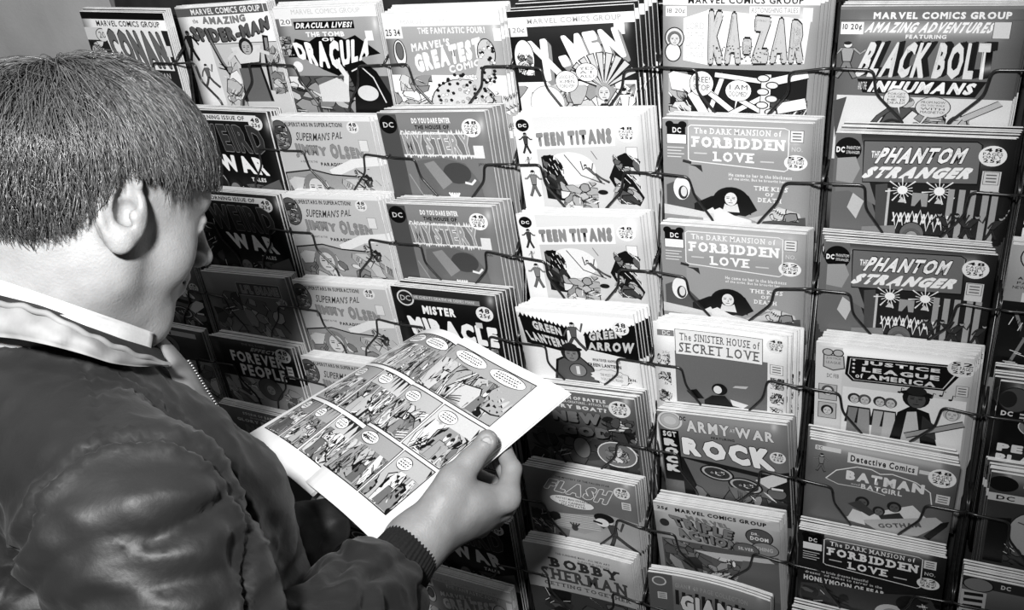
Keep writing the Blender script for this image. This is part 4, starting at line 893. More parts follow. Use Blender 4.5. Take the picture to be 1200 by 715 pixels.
for key, des, X, V, w, ang, nb, bow, drx, drz, label in STACKS:
    rn = random.Random(key)
    nb = min(nb, 5)
    first = make_comic(des, w, bow, T_C)
    place(first, X, V, ang, 0)
    tag(first, label, 'comic book', 'comic books in the rack pockets')
    lim = XB[[i for i in range(8) if XB[i] <= X < XB[i + 1]][0] + 1] - .0045 - (X + w / 2)
    liml = -(X - w / 2 - XB[[i for i in range(8) if XB[i] <= X < XB[i + 1]][0]] - .0045)
    for i in range(1, nb + 1):
        r = first.copy(); COL.objects.link(r)
        for ch in first.children:
            c_ = ch.copy(); COL.objects.link(c_); c_.parent = r
        dx = drx * i + rn.uniform(-.0012, .0012)
        dx = max(min(dx, max(lim, 0)), min(liml, 0))
        place(r, X, V, ang, i * (T_C + .0003), dx, drz * i + rn.uniform(-.001, .0012), rn.uniform(-.3, .3))
        r['label'] = '%s comic from the front in the pocket of the %s column, %s row' % (ORD[i], ORD['ABCDEFGH'.index(key[0])], ORD[int(key[1]) - 1])
# ------------------------------------------------------------------ the open comic in the boy's hand
book = bpy.data.objects.new('open_comic_book', None); COL.objects.link(book)
tag(book, 'open comic showing two pages of panels, held in the boy\'s right hand', 'comic book')
bG0, bG1 = at(366, 572, 1.035), at(545, 397, 1.07)
bC, bD = at(440, 637, .895), at(655, 450, .935)
bA, bB = at(280, 515, 1.15), at(494, 388, 1.175)
book.location = tuple((bG0 + bG1) / 2); BO = (bG0 + bG1) / 2
def nrm(v): return v / np.linalg.norm(v)
n_r = nrm(np.cross(bC - bG0, bG1 - bG0)); n_l = nrm(np.cross(bG0 - bA, bB - bA))
ev = nrm(bG1 - bG0)
def page_r(s, t, k=0.0, fan=0.0):
    """s: 0 at the fold .. 1 at the outer edge; t: 0 at the foot .. 1 at the head; k: sheets below the top one"""
    e0 = bG0 + (bG1 - bG0) * t; e1 = bC + (bD - bC) * t
    p = e0 + (e1 - e0) * s
    hump = 0.016 * math.sin(math.pi * min(1, s * 1.0) ** .45) * (1 - s) ** .6 * (1 - .45 * t)
    lip = 0.006 * math.exp(-(s / .06) ** 2) * (1 - t)
    p = p + n_r * (hump - k) - nrm(bC - bG0) * (.012 * math.exp(-((s - .03) / .07) ** 2) * (1 - .7 * t)) 
    p = p + nrm(bC - bG0) * fan * s + ev * (-.004 * math.sin(math.pi * s)) * (t - .5) + n_r * (-.006 * (s ** 3) * t)
    return p
def page_l(s, t, k=0.0, fan=0.0):
    """s: 0 at the outer edge .. 1 at the fold"""
    e0 = bA + (bG0 - ev * .006 - bA) * s; e1 = bB + (bG1 - bB) * s
    p = e0 + (e1 - e0) * t
    hump = 0.011 * math.sin(math.pi * s) - .006 * math.exp(-((s - 1) / .12) ** 2)
    return p + n_l * (hump - k) - nrm(bG0 - bA) * fan * (1 - s)
def sheet(name, fn, k, fan, thick=.0005, mat=NEWS):
    ns, nt_ = 22, 12; V = []; F = []
    for side in (0, 1):
        for j in range(nt_ + 1):
            for i in range(ns + 1): V.append(fn(i / ns, j / nt_, k + side * thick, fan) - BO)
    st = ns + 1; off = st * (nt_ + 1)
    for j in range(nt_):
        for i in range(ns):
            a = j * st + i; F.append((a, a + 1, a + st + 1, a + st)); F.append((off + a, off + a + st, off + a + st + 1, off + a + 1))
    for i in range(ns):
        for j in (0, nt_):
            a = j * st + i; F.append((a, a + off, a + off + 1, a + 1))
    for j in range(nt_):
        for i in (0, ns):
            a = j * st + i; F.append((a, a + st, a + st + off, a + off))
    m = mesh_of(name, V, F, False)
    return link(name, m, book, mat)
for i in range(6): sheet('page', page_r, .0001 + i * .0011, (0, .001, .003, .004, .007, .009)[i])
for i in range(4): sheet('page', page_l, .0001 + i * .0010, (0, .0008, .0015, .002)[i])
cv = sheet('cover', page_r, .0075, .010, .0004); tag(cv, 'paper cover folded open behind the pages')
sheet('cover', page_l, .0045, .002, .0004)


P_ = 'panels'
def panel(d, seed, x0, y0, x1, y1, tone, bal=1):
    rn = random.Random(seed)
    d.rect(P_, x0, y0, x1, y1, .1); d.rect(P_, x0 + .006, y0 + .005, x1 - .006, y1 - .005, tone)
    cx0, cy0, cx1, cy1 = x0 + .01, y0 + .008, x1 - .01, y1 - .008
    d.art(seed, cx0, cy0 + (cy1 - cy0) * .3, cx1, cy1, .42, .92, 14, (x1 - x0) * .26, P_, 7)
    W, Hh = x1 - x0, y1 - y0
    for q in range(rn.randint(1, 2)):      # plain people talking
        fx = rn.uniform(x0 + W * .25, x1 - W * .25); fy = cy1 - Hh * .02
        hh = Hh * rn.uniform(.45, .62); g = rn.uniform(.3, .7); r = hh * .1
        d.poly(P_, [(max(cx0, fx - r * 2.6), fy), (fx - r * 2, fy - hh * .62), (fx + r * 2, fy - hh * .62), (min(cx1, fx + r * 2.6), fy)], .08)
        d.poly(P_, [(max(cx0, fx - r * 2.4), fy), (fx - r * 1.8, fy - hh * .6), (fx + r * 1.8, fy - hh * .6), (min(cx1, fx + r * 2.4), fy)], g)
        d.line(P_, [(fx + r * 1.6, fy - hh * .52), (min(cx1, fx + r * 4), fy - hh * .3), (min(cx1, fx + r * 3.4), fy - hh * .6)], r * .9, g)
        d.ell(P_, fx, fy - hh * .76, r * 1.05, r * 1.4, .88, .08, .003, 14); d.ell(P_, fx - r * .15, fy - hh * .86, r * 1.05, r * .8, .12, None, 0, 12)
        d.rect(P_, fx - r * .6, fy - hh * .78, fx - r * .2, fy - hh * .765, .1); d.rect(P_, fx + r * .25, fy - hh * .78, fx + r * .65, fy - hh * .765, .1)
    for q in range(bal):
        bx = x0 + W * (.28 if q == 0 else .74); by = y0 + Hh * rn.uniform(.14, .2); rx, ry = W * .2, Hh * .11
        d.ell(P_, bx, by, rx, ry, .95, .08, .003, 18)
        for l in range(3):
            yy = by - ry * .55 + l * ry * .42
            xx = bx - rx * .7
            while xx < bx + rx * .62:
                ww = rn.uniform(.008, .022); d.rect(P_, xx, yy, min(xx + ww, bx + rx * .7), yy + ry * .2, .2); xx += ww + .007

def flow(d, fn, name, parent):
    order = sorted(d.items, key=lambda i: i[4]); mx = max(i[4] for i in order) + 1
    Vs, Ts, G = [], [], []; n = 0
    for part, V, T, g, l in order:
        V = V.copy(); V[:, 0] = np.clip(V[:, 0], 0, 1); V[:, 1] = np.clip(V[:, 1], 0, 1)
        if V[:, 0].max() - V[:, 0].min() > .03: V, T = cut_strips(V, T, 22)
        if len(T) == 0: continue
        if V[:, 1].max() - V[:, 1].min() > .05:
            V, T = cut_strips(V[:, [1, 0, 2]], T, 12); V = V[:, [1, 0, 2]]
        V = V.copy(); V[:, 2] = (l + V[:, 2]) / mx; Vs.append(V); Ts.append(T + n); n += len(V); G += [lin(g)] * len(V)
    P = np.vstack(Vs)
    Q = np.array([fn(p[0], 1 - p[1], -.00012 - p[2] * .0010) - BO for p in P])
    link(name, ink_mesh(name, Q, np.vstack(Ts), G), parent)
right = Design(.9, ys=1.0)
for i, (x0, y0, x1, y1) in enumerate([(.05, .045, .86, .32), (.05, .335, .42, .60), (.435, .335, .86, .60), (.05, .615, .5, .89), (.515, .615, .86, .89)]): panel(right, 101 + i, x0, y0, x1, y1, .62 + .08 * (i % 3), 2 if x1 - x0 > .5 else 1)
left = Design(.9, ys=1.0)
for i, (x0, y0, x1, y1) in enumerate([(.07, .04, .95, .30), (.07, .32, .5, .60), (.52, .32, .95, .60), (.07, .62, .34, .88), (.36, .62, .63, .88), (.65, .62, .95, .88)]): panel(left, 201 + i, x0, y0, x1, y1, .55 + .08 * (i % 3), 2 if x1 - x0 > .5 else 1)
flow(right, page_r, 'printed_panels', book)
flow(left, page_l, 'printed_panels', book)
# ------------------------------------------------------------------ the boy: implicit surfaces, meshed
class Field:
    def __init__(s, lo, hi, h):
        s.lo = np.array(lo, float); s.h = h
        s.n = np.ceil((np.array(hi) - s.lo) / h).astype(int) + 1
        s.F = np.full(s.n, .05, dtype=np.float32)
    def sub(s, lo, hi, m):
        a = np.clip(np.floor((np.array(lo) - m - s.lo) / s.h).astype(int), 0, s.n); b = np.clip(np.ceil((np.array(hi) + m - s.lo) / s.h).astype(int) + 1, 0, s.n)
        if (b <= a).any(): return None, None
        ax = [s.lo[i] + s.h * np.arange(a[i], b[i], dtype=np.float32) for i in range(3)]
        X, Y, Z = np.meshgrid(*ax, indexing='ij', sparse=True)
        return tuple(slice(a[i], b[i]) for i in range(3)), (X, Y, Z)
    def mix(s, sl, d, k, op):
        A = s.F[sl]
        if op == '-': d = -d
        if op == '-':
            h = np.maximum(k - np.abs(A - d), 0) / max(k, 1e-6); s.F[sl] = np.maximum(A, d) + h * h * k * .25
        else:
            h = np.maximum(k - np.abs(A - d), 0) / max(k, 1e-6); s.F[sl] = np.minimum(A, d) - h * h * k * .25
    def cap(s, a, b, ra, rb, k=.01, op='+'):
        a, b = np.array(a, float), np.array(b, float); R = max(ra, rb)
        sl, g = s.sub(np.minimum(a, b) - R, np.maximum(a, b) + R, .03)
        if sl is None: return
        d = b - a; L = float(d @ d) + 1e-12; X, Y, Z = g
        px, py, pz = X - a[0], Y - a[1], Z - a[2]
        t = np.clip((px * d[0] + py * d[1] + pz * d[2]) / L, 0, 1)
        dist = np.sqrt((px - d[0] * t) ** 2 + (py - d[1] * t) ** 2 + (pz - d[2] * t) ** 2) - (ra + (rb - ra) * t)
        s.mix(sl, dist.astype(np.float32), k, op)
    def ell(s, c, r, M, k=.01, op='+'):
        """M rows: the ellipsoid's own axes"""
        c = np.array(c, float); r = np.array(r, float); M = np.array(M, float)
        ext = np.sqrt(((M * r[:, None]) ** 2).sum(0))
        sl, g = s.sub(c - ext, c + ext, .03)
        if sl is None: return
        X, Y, Z = g; px, py, pz = X - c[0], Y - c[1], Z - c[2]
        q = [px * M[i][0] + py * M[i][1] + pz * M[i][2] for i in range(3)]
        k0 = np.sqrt(sum((q[i] / r[i]) ** 2 for i in range(3))); k1 = np.sqrt(sum((q[i] / r[i] ** 2) ** 2 for i in range(3))) + 1e-9
        s.mix(sl, (k0 * (k0 - 1) / k1).astype(np.float32), k, op)
    def mesh(s):
        F = s.F; n = s.n; S = F < 0
        c = S[:-1, :-1, :-1].astype(np.int8)
        for i in (0, 1):
            for j in (0, 1):
                for k in (0, 1):
                    if i or j or k: c = c + S[i:n[0] - 1 + i, j:n[1] - 1 + j, k:n[2] - 1 + k]
        act = (c > 0) & (c < 8); idx = np.argwhere(act)
        vid = np.full(act.shape, -1, dtype=np.int32); vid[act] = np.arange(len(idx), dtype=np.int32)
        acc = np.zeros((len(idx), 3)); cnt = np.zeros(len(idx))
        for ax in range(3):
            o = [i for i in range(3) if i != ax]
            for u in (0, 1):
                for v in (0, 1):
                    p = idx.copy(); p[:, o[0]] += u; p[:, o[1]] += v; q = p.copy(); q[:, ax] += 1
                    fa = F[p[:, 0], p[:, 1], p[:, 2]]; fb = F[q[:, 0], q[:, 1], q[:, 2]]
                    m = (fa < 0) != (fb < 0); t = np.where(m, fa / np.where(m, fa - fb, 1), 0)
                    P = p.astype(float); P[:, ax] += t; acc += P * m[:, None]; cnt += m
        V = s.lo + s.h * acc / cnt[:, None]
        Q = []
        for ax in range(3):
            b_, c_ = (ax + 1) % 3, (ax + 2) % 3
            sl0 = [slice(None)] * 3; sl1 = [slice(None)] * 3; sl0[ax] = slice(0, -1); sl1[ax] = slice(1, None)
            A = S[tuple(sl0)]; B = S[tuple(sl1)]
            e = np.argwhere(A != B)
            e = e[(e[:, b_] > 0) & (e[:, c_] > 0) & (e[:, b_] < n[b_] - 1) & (e[:, c_] < n[c_] - 1)]
            flip = ~A[e[:, 0], e[:, 1], e[:, 2]]
            def g(db, dc):
                p = e.copy(); p[:, b_] += db; p[:, c_] += dc; return vid[p[:, 0], p[:, 1], p[:, 2]]
            q = np.stack([g(-1, -1), g(0, -1), g(0, 0), g(-1, 0)], 1)
            q[flip] = q[flip][:, ::-1]; Q.append(q)
        Q = np.vstack(Q); Q = Q[(Q >= 0).all(1)]
        return V, Q
# everything about the figure is worked out in axes (right, up, back) through the lens point, then turned into the world
BAS = np.stack([CR, CU, CB])
def to_w(P): return np.asarray(P) @ BAS + CAM
def L3(px, py, d): return np.array([(px - 600) * d / FPX, (357.5 - py) * d / FPX, -d])
def toL(p): return BAS @ (np.array(p) - CAM)
UPL = toL(CAM + np.array([0, 0, 1.0]))
PHI, TAU = math.radians(47.3), math.radians(35.8)
h0 = np.array([1.0, 0, 0]) - UPL * UPL[0]; h0 /= np.linalg.norm(h0)
h1_ = np.cross(UPL, h0)                       # away from the lens when turning left
HF = h0 * math.cos(PHI) + h1_ * math.sin(PHI); HF /= np.linalg.norm(HF)
if HF[2] > 0: HF = h0 * math.cos(PHI) - h1_ * math.sin(PHI)
hu = UPL * math.cos(TAU) + HF * math.sin(TAU); hf = HF * math.cos(TAU) - UPL * math.sin(TAU)
roll = math.radians(5.5)
hu = hu * math.cos(roll) + np.cross(hu, hf) * math.sin(roll)
hl = np.cross(hu, hf)                          # his left
HM = np.stack([hf, hl, hu])
HC0 = np.array([-.342, .081, -.725])
HS = .957
def hd(x, y, z): return HC0 + HS * (hf * x + hl * y + hu * z)

body = Field((-.52, -.40, -1.16), (.06, .25, -.50), .0022)
def E(x, y, z, rx, ry, rz, k=.012, op='+', M=None): body.ell(hd(x, y, z), np.array([rx, ry, rz]) * HS, HM if M is None else M, k, op)
def K(a, b, ra, rb, k=.01, op='+'): body.cap(hd(*a), hd(*b), ra * HS, rb * HS, k, op)
E(-.010, 0, .028, .092, .073, .080, .01)
E(.040, 0, .018, .048, .056, .058, .02)
E(.032, 0, -.028, .052, .050, .066, .02)
for s in (-1, 1):
    K((-.002, s * .046, -.050), (.055, s * .014, -.090), .018, .014, .03)
    K((-.006, s * .056, -.020), (-.002, s * .050, -.055), .014, .015, .025)
    E(.046, s * .034, -.030, .028, .022, .026, .02)                        # cheek
    K((.078, s * .012, .026), (.068, s * .038, .026), .009, .008, .014)    # brow
K((.062, -.009, -.094), (.062, .009, -.094), .0125, .0125, .022)           # chin
K((.060, 0, -.06), (.074, 0, -.052), .022, .016, .02)
for s in (-1, 1): E(.088, s * .031, .008, .014, .014, .011, .012, '-')
for s in (-1, 1):
    E(.070, s * .030, .006, .0135, .0145, .0125, .003)
    K((.079, s * .016, .0115), (.075, s * .044, .0085), .0036, .0032, .004)  # upper lid
    K((.0795, s * .018, .000), (.074, s * .042, .000), .0028, .0028, .005)
K((.082, 0, .018), (.105, 0, -.021), .0075, .0085, .012)                   # nose
E(.108, 0, -.026, .0095, .0095, .0085, .006)
for s in (-1, 1):
    E(.096, s * .0105, -.029, .010, .0068, .0075, .005)
    E(.099, s * .006, -.0365, .005, .003, .003, .002, '-')
K((.086, -.012, -.046), (.086, .012, -.046), .0062, .0062, .006)
K((.0865, -.008, -.0475), (.0865, .008, -.0475), .006, .006, .004)
K((.083, -.011, -.057), (.083, .011, -.057), .0072, .0072, .005)
K((.084, -.022, -.0518), (.084, .022, -.0518), .0016, .0016, .003, '-')
K((.074, -.014, -.071), (.074, .014, -.071), .004, .004, .008, '-')
K((.045, 0, -.088), (-.02, 0, -.085), .022, .04, .035)
# neck
nb = L3(52, 415, .735)
body.cap(hd(-.022, 0, -.040), nb, .050, .057, .03)
body.cap(hd(-.055, 0, -.01), nb + np.array([-.03, -.03, -.01]), .036, .040, .03)
# ears
for s in (-1, 1):
    ec = np.array([-.014, s * .072, .000])
    out = nrm(np.array([-.45, s * 1.0, .05])); ax_f = nrm(np.array([1.0, s * .42, .22])); ax_f = nrm(ax_f - out * (ax_f @ out)); ax_u = np.cross(out, ax_f) * (1 if s < 0 else -1)
    if ax_u[2] < 0: ax_u = -ax_u
    Mh = np.stack([ax_f, out, ax_u]) @ HM
    ep = lambda f_, o_, u_: ec + ax_f * f_ * .88 + out * o_ + ax_u * u_
    body.ell(hd(*ep(-.001, .006, .002)), (.0185, .0065, .031), Mh, .006)
    body.ell(hd(*ep(.006, .002, -.002)), (.012, .012, .02), Mh, .008)
    body.ell(hd(*ep(.003, .017, .008)), (.0115, .0125, .0215), Mh, .002, '-')
    body.ell(hd(*ep(.004, .012, .000)), (.0085, .0145, .0125), Mh, .002, '-')
    ring = [(.012, .004, .012), (.0145, .010, .022), (.010, .013, .0305), (.001, .0145, .0345), (-.009, .015, .0305), (-.0155, .0155, .020), (-.018, .0155, .006), (-.0165, .014, -.008), (-.011, .012, -.019)]
    for a, b_ in zip(ring[:-1], ring[1:]): body.cap(hd(*ep(*a)), hd(*ep(*b_)), .0034, .0034, .002)
    anti = [(-.004, .0125, .020), (-.0095, .0135, .010), (-.0105, .0125, -.002), (-.007, .0115, -.011)]
    for a, b_ in zip(anti[:-1], anti[1:]): body.cap(hd(*ep(*a)), hd(*ep(*b_)), .0026, .0026, .003)
    body.ell(hd(*ep(.0115, .011, -.003)), (.0045, .0042, .006), Mh, .003)       # tragus
    body.ell(hd(*ep(-.001, .010, -.022)), (.0095, .0055, .011), Mh, .005)       # lobe
# trunk under the jacket, right arm
sh_r = L3(158, 628, .60); el_r = L3(285, 905, .60)
body.cap(nb, L3(110, 560, .78), .05, .07, .03)
body.cap(L3(110, 560, .78), L3(150, 760, .80), .07, .09, .03)
body.cap(L3(110, 560, .76), sh_r, .04, .036, .03)
body.cap(sh_r, el_r, .04, .036, .02)
# forearm, wrist, hand
wr = L3(482, 640, .862)
fa1 = L3(385, 770, .725)
body.cap(el_r, fa1, .036, .030, .03)
body.cap(fa1, wr, .030, .0228, .01)
body.cap(wr + np.array([.004, .010, .0]), wr + np.array([.004, -.006, .006]), .0215, .0215, .02)
kn_i, kn_m, kn_r, kn_p = L3(594, 584, .900), L3(588, 594, .920), L3(578, 605, .938), L3(562, 617, .950)
body.cap(wr, L3(548, 590, .885), .0225, .021, .02)
body.cap(wr + np.array([0, -.006, -.012]), L3(560, 603, .912), .021, .019, .02)
body.cap(L3(548, 590, .885), kn_i, .0195, .0125, .016)
body.cap(L3(550, 600, .90), kn_m, .018, .0125, .016)
body.cap(L3(550, 606, .915), kn_r, .0165, .0115, .014)
body.cap(L3(545, 612, .925), kn_p, .0155, .0105, .012)
def chain(pts, rr, k=.005):
    for i in range(len(pts) - 1): body.cap(pts[i], pts[i + 1], rr[i], rr[i + 1], k if i else .010)
chain([L3(520, 588, .868), L3(532, 563, .878), L3(551, 541, .887), L3(571, 517, .898)], [.0175, .0148, .0125, .0106])           # thumb
body.cap(L3(505, 612, .865), L3(534, 566, .878), .021, .0145, .014)
body.ell(L3(571, 517, .8955), (.0095, .0106, .0104), np.eye(3), .006)
chain([kn_i, L3(600, 550, .918), L3(590, 527, .938), L3(577, 514, .952)], [.0122, .0100, .0088, .0078], .004)                 # index
chain([kn_m, L3(597, 562, .950), L3(586, 540, .967), L3(574, 530, .972)], [.0118, .0098, .0086, .0076], .004)
chain([kn_r, L3(588, 584, .974), L3(576, 566, .985), L3(560, 556, .985)], [.011, .0094, .0084, .0074], .004)
chain([kn_p, L3(566, 604, .978), L3(556, 596, .985), L3(544, 586, .982)], [.010, .0084, .0076, .0068], .004)
body.ell(L3(572, 514.5, .8862), (.0055, .0072, .0022), np.stack([nrm(np.array([.75, -.62, .1])), nrm(np.array([.62, .75, .25])), nrm(np.array([-.2, -.2, 1.0]))]), .0008, '-')
# left arm, hidden behind the open comic, its hand under the fold
body.cap(L3(330, 690, 1.02), L3(392, 585, 1.085), .028, .022, .02)
body.cap(L3(392, 585, 1.085), L3(425, 548, 1.095), .022, .024, .015)
for q, (a, b_, c_) in enumerate((((436, 528), (455, 512), (468, 500)), ((442, 540), (464, 527), (479, 516)), ((443, 552), (465, 543), (480, 534)), ((440, 562), (459, 558), (472, 551)))):
    chain([L3(425, 548, 1.095), L3(*a, 1.10), L3(*b_, 1.098), L3(*c_, 1.092)], [.013, .011, .0095, .008], .004)
chain([L3(400, 565, 1.09), L3(410, 530, 1.10), L3(424, 512, 1.10)], [.015, .012, .0095], .004)
Vb, Qb = body.mesh(); del body.F

PO = to_w(L3(120, 560, .80)); PO = np.array([PO[0], PO[1], 0.0])
person = None
SKIN, nt, b = new_mat('skin', .19, .5, .35)
add_noise(nt, b, 60, .195, .24, 7, .45, .0008, (1, 1, 1), 500)
b.inputs['Subsurface Weight'].default_value = .12; b.inputs['Subsurface Radius'].default_value = (.006, .004, .003); b.inputs['Subsurface Scale'].default_value = 1.0
person = link('person', np_mesh('person', to_w(Vb) - PO, Qb), None, SKIN)
person.location = tuple(PO)
tag(person, 'boy in a dark zip jacket reading an open comic, seen from behind his right shoulder', 'person')
def lchild(name, V, Q, mat, smooth=True):
    return link(name, np_mesh(name, to_w(V) - PO, Q, smooth), person, mat)

# thumbnail
NAIL, nt, b = new_mat('nail', .34, .35, .4)
T_ = nrm(L3(571, 517, .898) - L3(551, 541, .887)); Bk = nrm(np.array([-.15, -.1, 1.0]) - T_ * (np.array([-.15, -.1, 1.0]) @ T_)); Sd = np.cross(T_, Bk)
NV, NF = [], []
for j in range(9):
    for i in range(9):
        u, v = i / 4 - 1, j / 4 - 1
        r = max(abs(u), abs(v)); q = math.sqrt(u * u + v * v) + 1e-9; m = r / q * (1 if r > 0 else 0); uu, vv = u * (1 - .25 * v * v), v * (1 - .25 * u * u)
        NV.append(L3(570.5, 517.5, .898) + Bk * (.0110 - .0030 * uu * uu) + Sd * uu * .0072 + T_ * (vv * .0085 - .001))
for j in range(8):
    for i in range(8): a = j * 9 + i; NF.append((a, a + 1, a + 10, a + 9))
lchild('thumbnail', np.array(NV), np.array(NF), NAIL)

# ------------------------------------------------------------------ hair
HAIR, nt, b = new_mat('dark_hair', .022, .32, .6)
b.inputs['Anisotropic'].default_value = .5
tc = nt.nodes.new('ShaderNodeAttribute'); tc.attribute_name = 'strand'
rp = nt.nodes.new('ShaderNodeMapRange'); rp.inputs['To Min'].default_value = .008; rp.inputs['To Max'].default_value = .11
nt.links.new(tc.outputs['Fac'], rp.inputs['Value']); nt.links.new(rp.outputs['Result'], b.inputs['Base Color'])
HCC = np.array([-.012, 0, .030]); HR = np.array([.098, .080, .088])
def hairline(x, y, z):
    """positive where hair grows, in head axes"""
    # over the forehead the fringe roots sit high; round the ear; down to the nape
    if x > .03: zl = .050 + (.085 - x) * -.35 + .02 * (x > .06)
    elif x > -.02: zl = .030 + (x + .02) * .2
    else: zl = .030 + (x + .02) * 1.25
    return z - zl
rh = np.random.RandomState(4)
cap_f = Field((-.13, -.11, -.10), (.13, .11, .15), .003)
cap_f.ell(HCC, HR * 1.0, np.eye(3), .005)
cap_f.ell((.03, 0, .052), (.062, .066, .060), np.eye(3), .02)
X, Y, Z = np.meshgrid(*[cap_f.lo[i] + cap_f.h * np.arange(cap_f.n[i]) for i in range(3)], indexing='ij')
zl = np.where(X > .03, .048 - (.085 - X) * .25, np.where(X > -.02, .028 + (X + .02) * .3, .028 + (X + .02) * 1.2))
zl = np.maximum(zl, -.050)
rag = .003 * np.sin(X * 400 + 3 * np.sin(Y * 300)) + .002 * np.sin(Y * 500)
cut = (zl + .012 + rag - Z) * .8
ear_d = .036 - np.sqrt((X + .012) ** 2 + ((Z + .002) * .9) ** 2) ; ear_d = np.where(np.abs(Y) > .045, ear_d, -.05)
cap_f.F = np.maximum(np.maximum(cap_f.F, cut), ear_d).astype(np.float32)
Vc_, Qc_ = cap_f.mesh()
def head2L(P): return HC0 + HS * (np.asarray(P) @ HM)
hair_o = lchild('hair', head2L(Vc_), Qc_, None)
HAIRB, nt2, b2 = new_mat('darker_hair', .012, .6, .3)  # one even dark tone for the hair base, brows and lashes
hair_o.data.materials.append(HAIRB)
tag(hair_o, 'thick dark hair with a ragged fringe')
# strands
NS, NP = 13000, 9
d = rh.normal(size=(NS * 3, 3)); d /= np.linalg.norm(d, axis=1)[:, None]
P0 = HCC + d * HR
zlf = np.where(P0[:, 0] > .03, .052 - (.085 - P0[:, 0]) * .25, np.where(P0[:, 0] > -.02, .036 + (P0[:, 0] + .02) * .3, .032 + (P0[:, 0] + .02) * 1.15)); zlf = np.maximum(zlf, -.052)
keep = P0[:, 2] > zlf
side = rh.random(len(P0)) < np.where(P0[:, 1] > .02, .35, 1.0)      # fewer on the side turned away
P0 = P0[keep & side][:NS]; NSr = len(P0)
whorl = np.array([-.055, 0, .10])
def comb(P):
    r = P - HCC; n = r / HR ** 2; n /= np.linalg.norm(n, axis=1)[:, None]
    away = P - whorl
    t = away * np.array([1.0, .8, 1.0]) * 6 + np.array([.35, 0, -.75])
    front = np.clip((P[:, 0] - .0) / .06, 0, 1)[:, None]
    t = t + front * np.array([.5, -.55, -.3])
    nearear = np.exp(-((P[:, 0] + .005) / .03) ** 2)[:, None] * (P[:, 2] < .05)[:, None]
    t = t + nearear * np.array([.1, 0, -.6])
    t = t - n * (t * n).sum(1)[:, None]
    return t / (np.linalg.norm(t, axis=1)[:, None] + 1e-9), n
clump = np.sin(P0 @ np.array([310., 170, 230])) * .5 + np.sin(P0 @ np.array([-190., 260, 140]) + 1) * .5
length = .034 + .020 * rh.random(NSr) + .012 * (P0[:, 2] > .06) + .006 * (P0[:, 0] > .04) 
length *= np.where(P0[:, 2] < -.01, .55, np.where((P0[:, 2] < .06) & (P0[:, 0] < .03), .72, 1.0))
jit = rh.normal(size=(NSr, 3)) * .24 + np.stack([clump * .18, np.cos(P0[:, 0] * 260 + P0[:, 2] * 180) * .2, np.sin(P0[:, 0] * 150) * .1], 1)
lift = .004 + .010 * rh.random(NSr) ** 1.3
pts = [P0.copy()]; P = P0.copy()
for i in range(1, NP):
    t, n = comb(P); dd = t + jit * (.4 + i / NP); dd -= n * (dd * n).sum(1)[:, None]; dd /= np.linalg.norm(dd, axis=1)[:, None]
    P = P + dd * (length / (NP - 1))[:, None]
    r = (P - HCC) / HR; k0 = np.linalg.norm(r, axis=1)
    tgt = 1.0 + (lift / .088) * math.sin(min(1.0, i / (NP - 1) * 1.25) * math.pi / 2 * 1.15)
    onear = (P[:, 2] > -.03)
    P = np.where((k0 < 10)[:, None], HCC + (P - HCC) * (tgt / k0)[:, None], P)
    pts.append(P.copy())
S_ = np.stack(pts, 1)
def low(P):       # how far down the hair may hang on the near side
    x = P[..., 0]; return np.interp(x, [-.11, -.075, -.052, -.036, -.028, .010, .018, .030, .042, .060, .085, .12], [-.050, -.052, -.040, -.010, .024, .030, -.006, .004, .030, .034, .036, .040])
ragl = .007 * rh.random(NSr)
bad = (S_[:, :, 2] < low(S_) + ragl[:, None])
first = np.where(bad.any(1), bad.argmax(1), NP)
okk = first > 2
S_ = S_[okk]; first = first[okk]; NSr = len(S_); clump = clump[okk]; ragl = ragl[okk]
ff = np.clip((first - .6) / (NP - 1), 0, 1)
u_ = ff[:, None] * np.linspace(0, NP - 1, NP)[None, :]; i0 = np.minimum(np.floor(u_).astype(int), NP - 2); fr_ = (u_ - i0)[:, :, None]
ar = np.arange(NSr)[:, None]; S_ = S_[ar, i0] * (1 - fr_) + S_[ar, i0 + 1] * fr_                     
# stray wisps at the crown and nape
rad = (.00042 + .0002 * rh.random(NSr))[:, None] * np.linspace(1, .25, NP)[None, :]
tan = np.gradient(S_, axis=1); tan /= np.linalg.norm(tan, axis=2)[:, :, None] + 1e-9
nn = (S_ - HCC) / HR ** 2; nn /= np.linalg.norm(nn, axis=2)[:, :, None]
bb = np.cross(tan, nn); bb /= np.linalg.norm(bb, axis=2)[:, :, None] + 1e-9
ring_ = []
for a in (0, 2.094, 4.189): ring_.append(S_ + (bb * math.cos(a) + nn * math.sin(a)) * rad[:, :, None])
RV = np.stack(ring_, 2)                   # NS, NP, 3, 3
Vh = head2L(RV.reshape(-1, 3))
base = (np.arange(NSr) * NP * 3)[:, None, None] + (np.arange(NP - 1) * 3)[None, :, None] + np.arange(3)[None, None, :]
nxt = (np.arange(NSr) * NP * 3)[:, None, None] + (np.arange(NP - 1) * 3)[None, :, None] + ((np.arange(3) + 1) % 3)[None, None, :]
Qh = np.stack([base, nxt, nxt + 3, base + 3], -1).reshape(-1, 4)
mh = np_mesh('hair_strands', to_w(Vh) - PO, Qh)
at_ = mh.attributes.new('strand', 'FLOAT', 'POINT')
val = np.clip(rh.random(NSr) * .55 + .25 + clump * .35, 0, 1)
if len(at_.data) == len(Vh): at_.data.foreach_set('value', np.repeat(val, NP * 3).astype(np.float32))
st_ = link('hair_strands', mh, hair_o, HAIR); st_['kind'] = 'stuff'

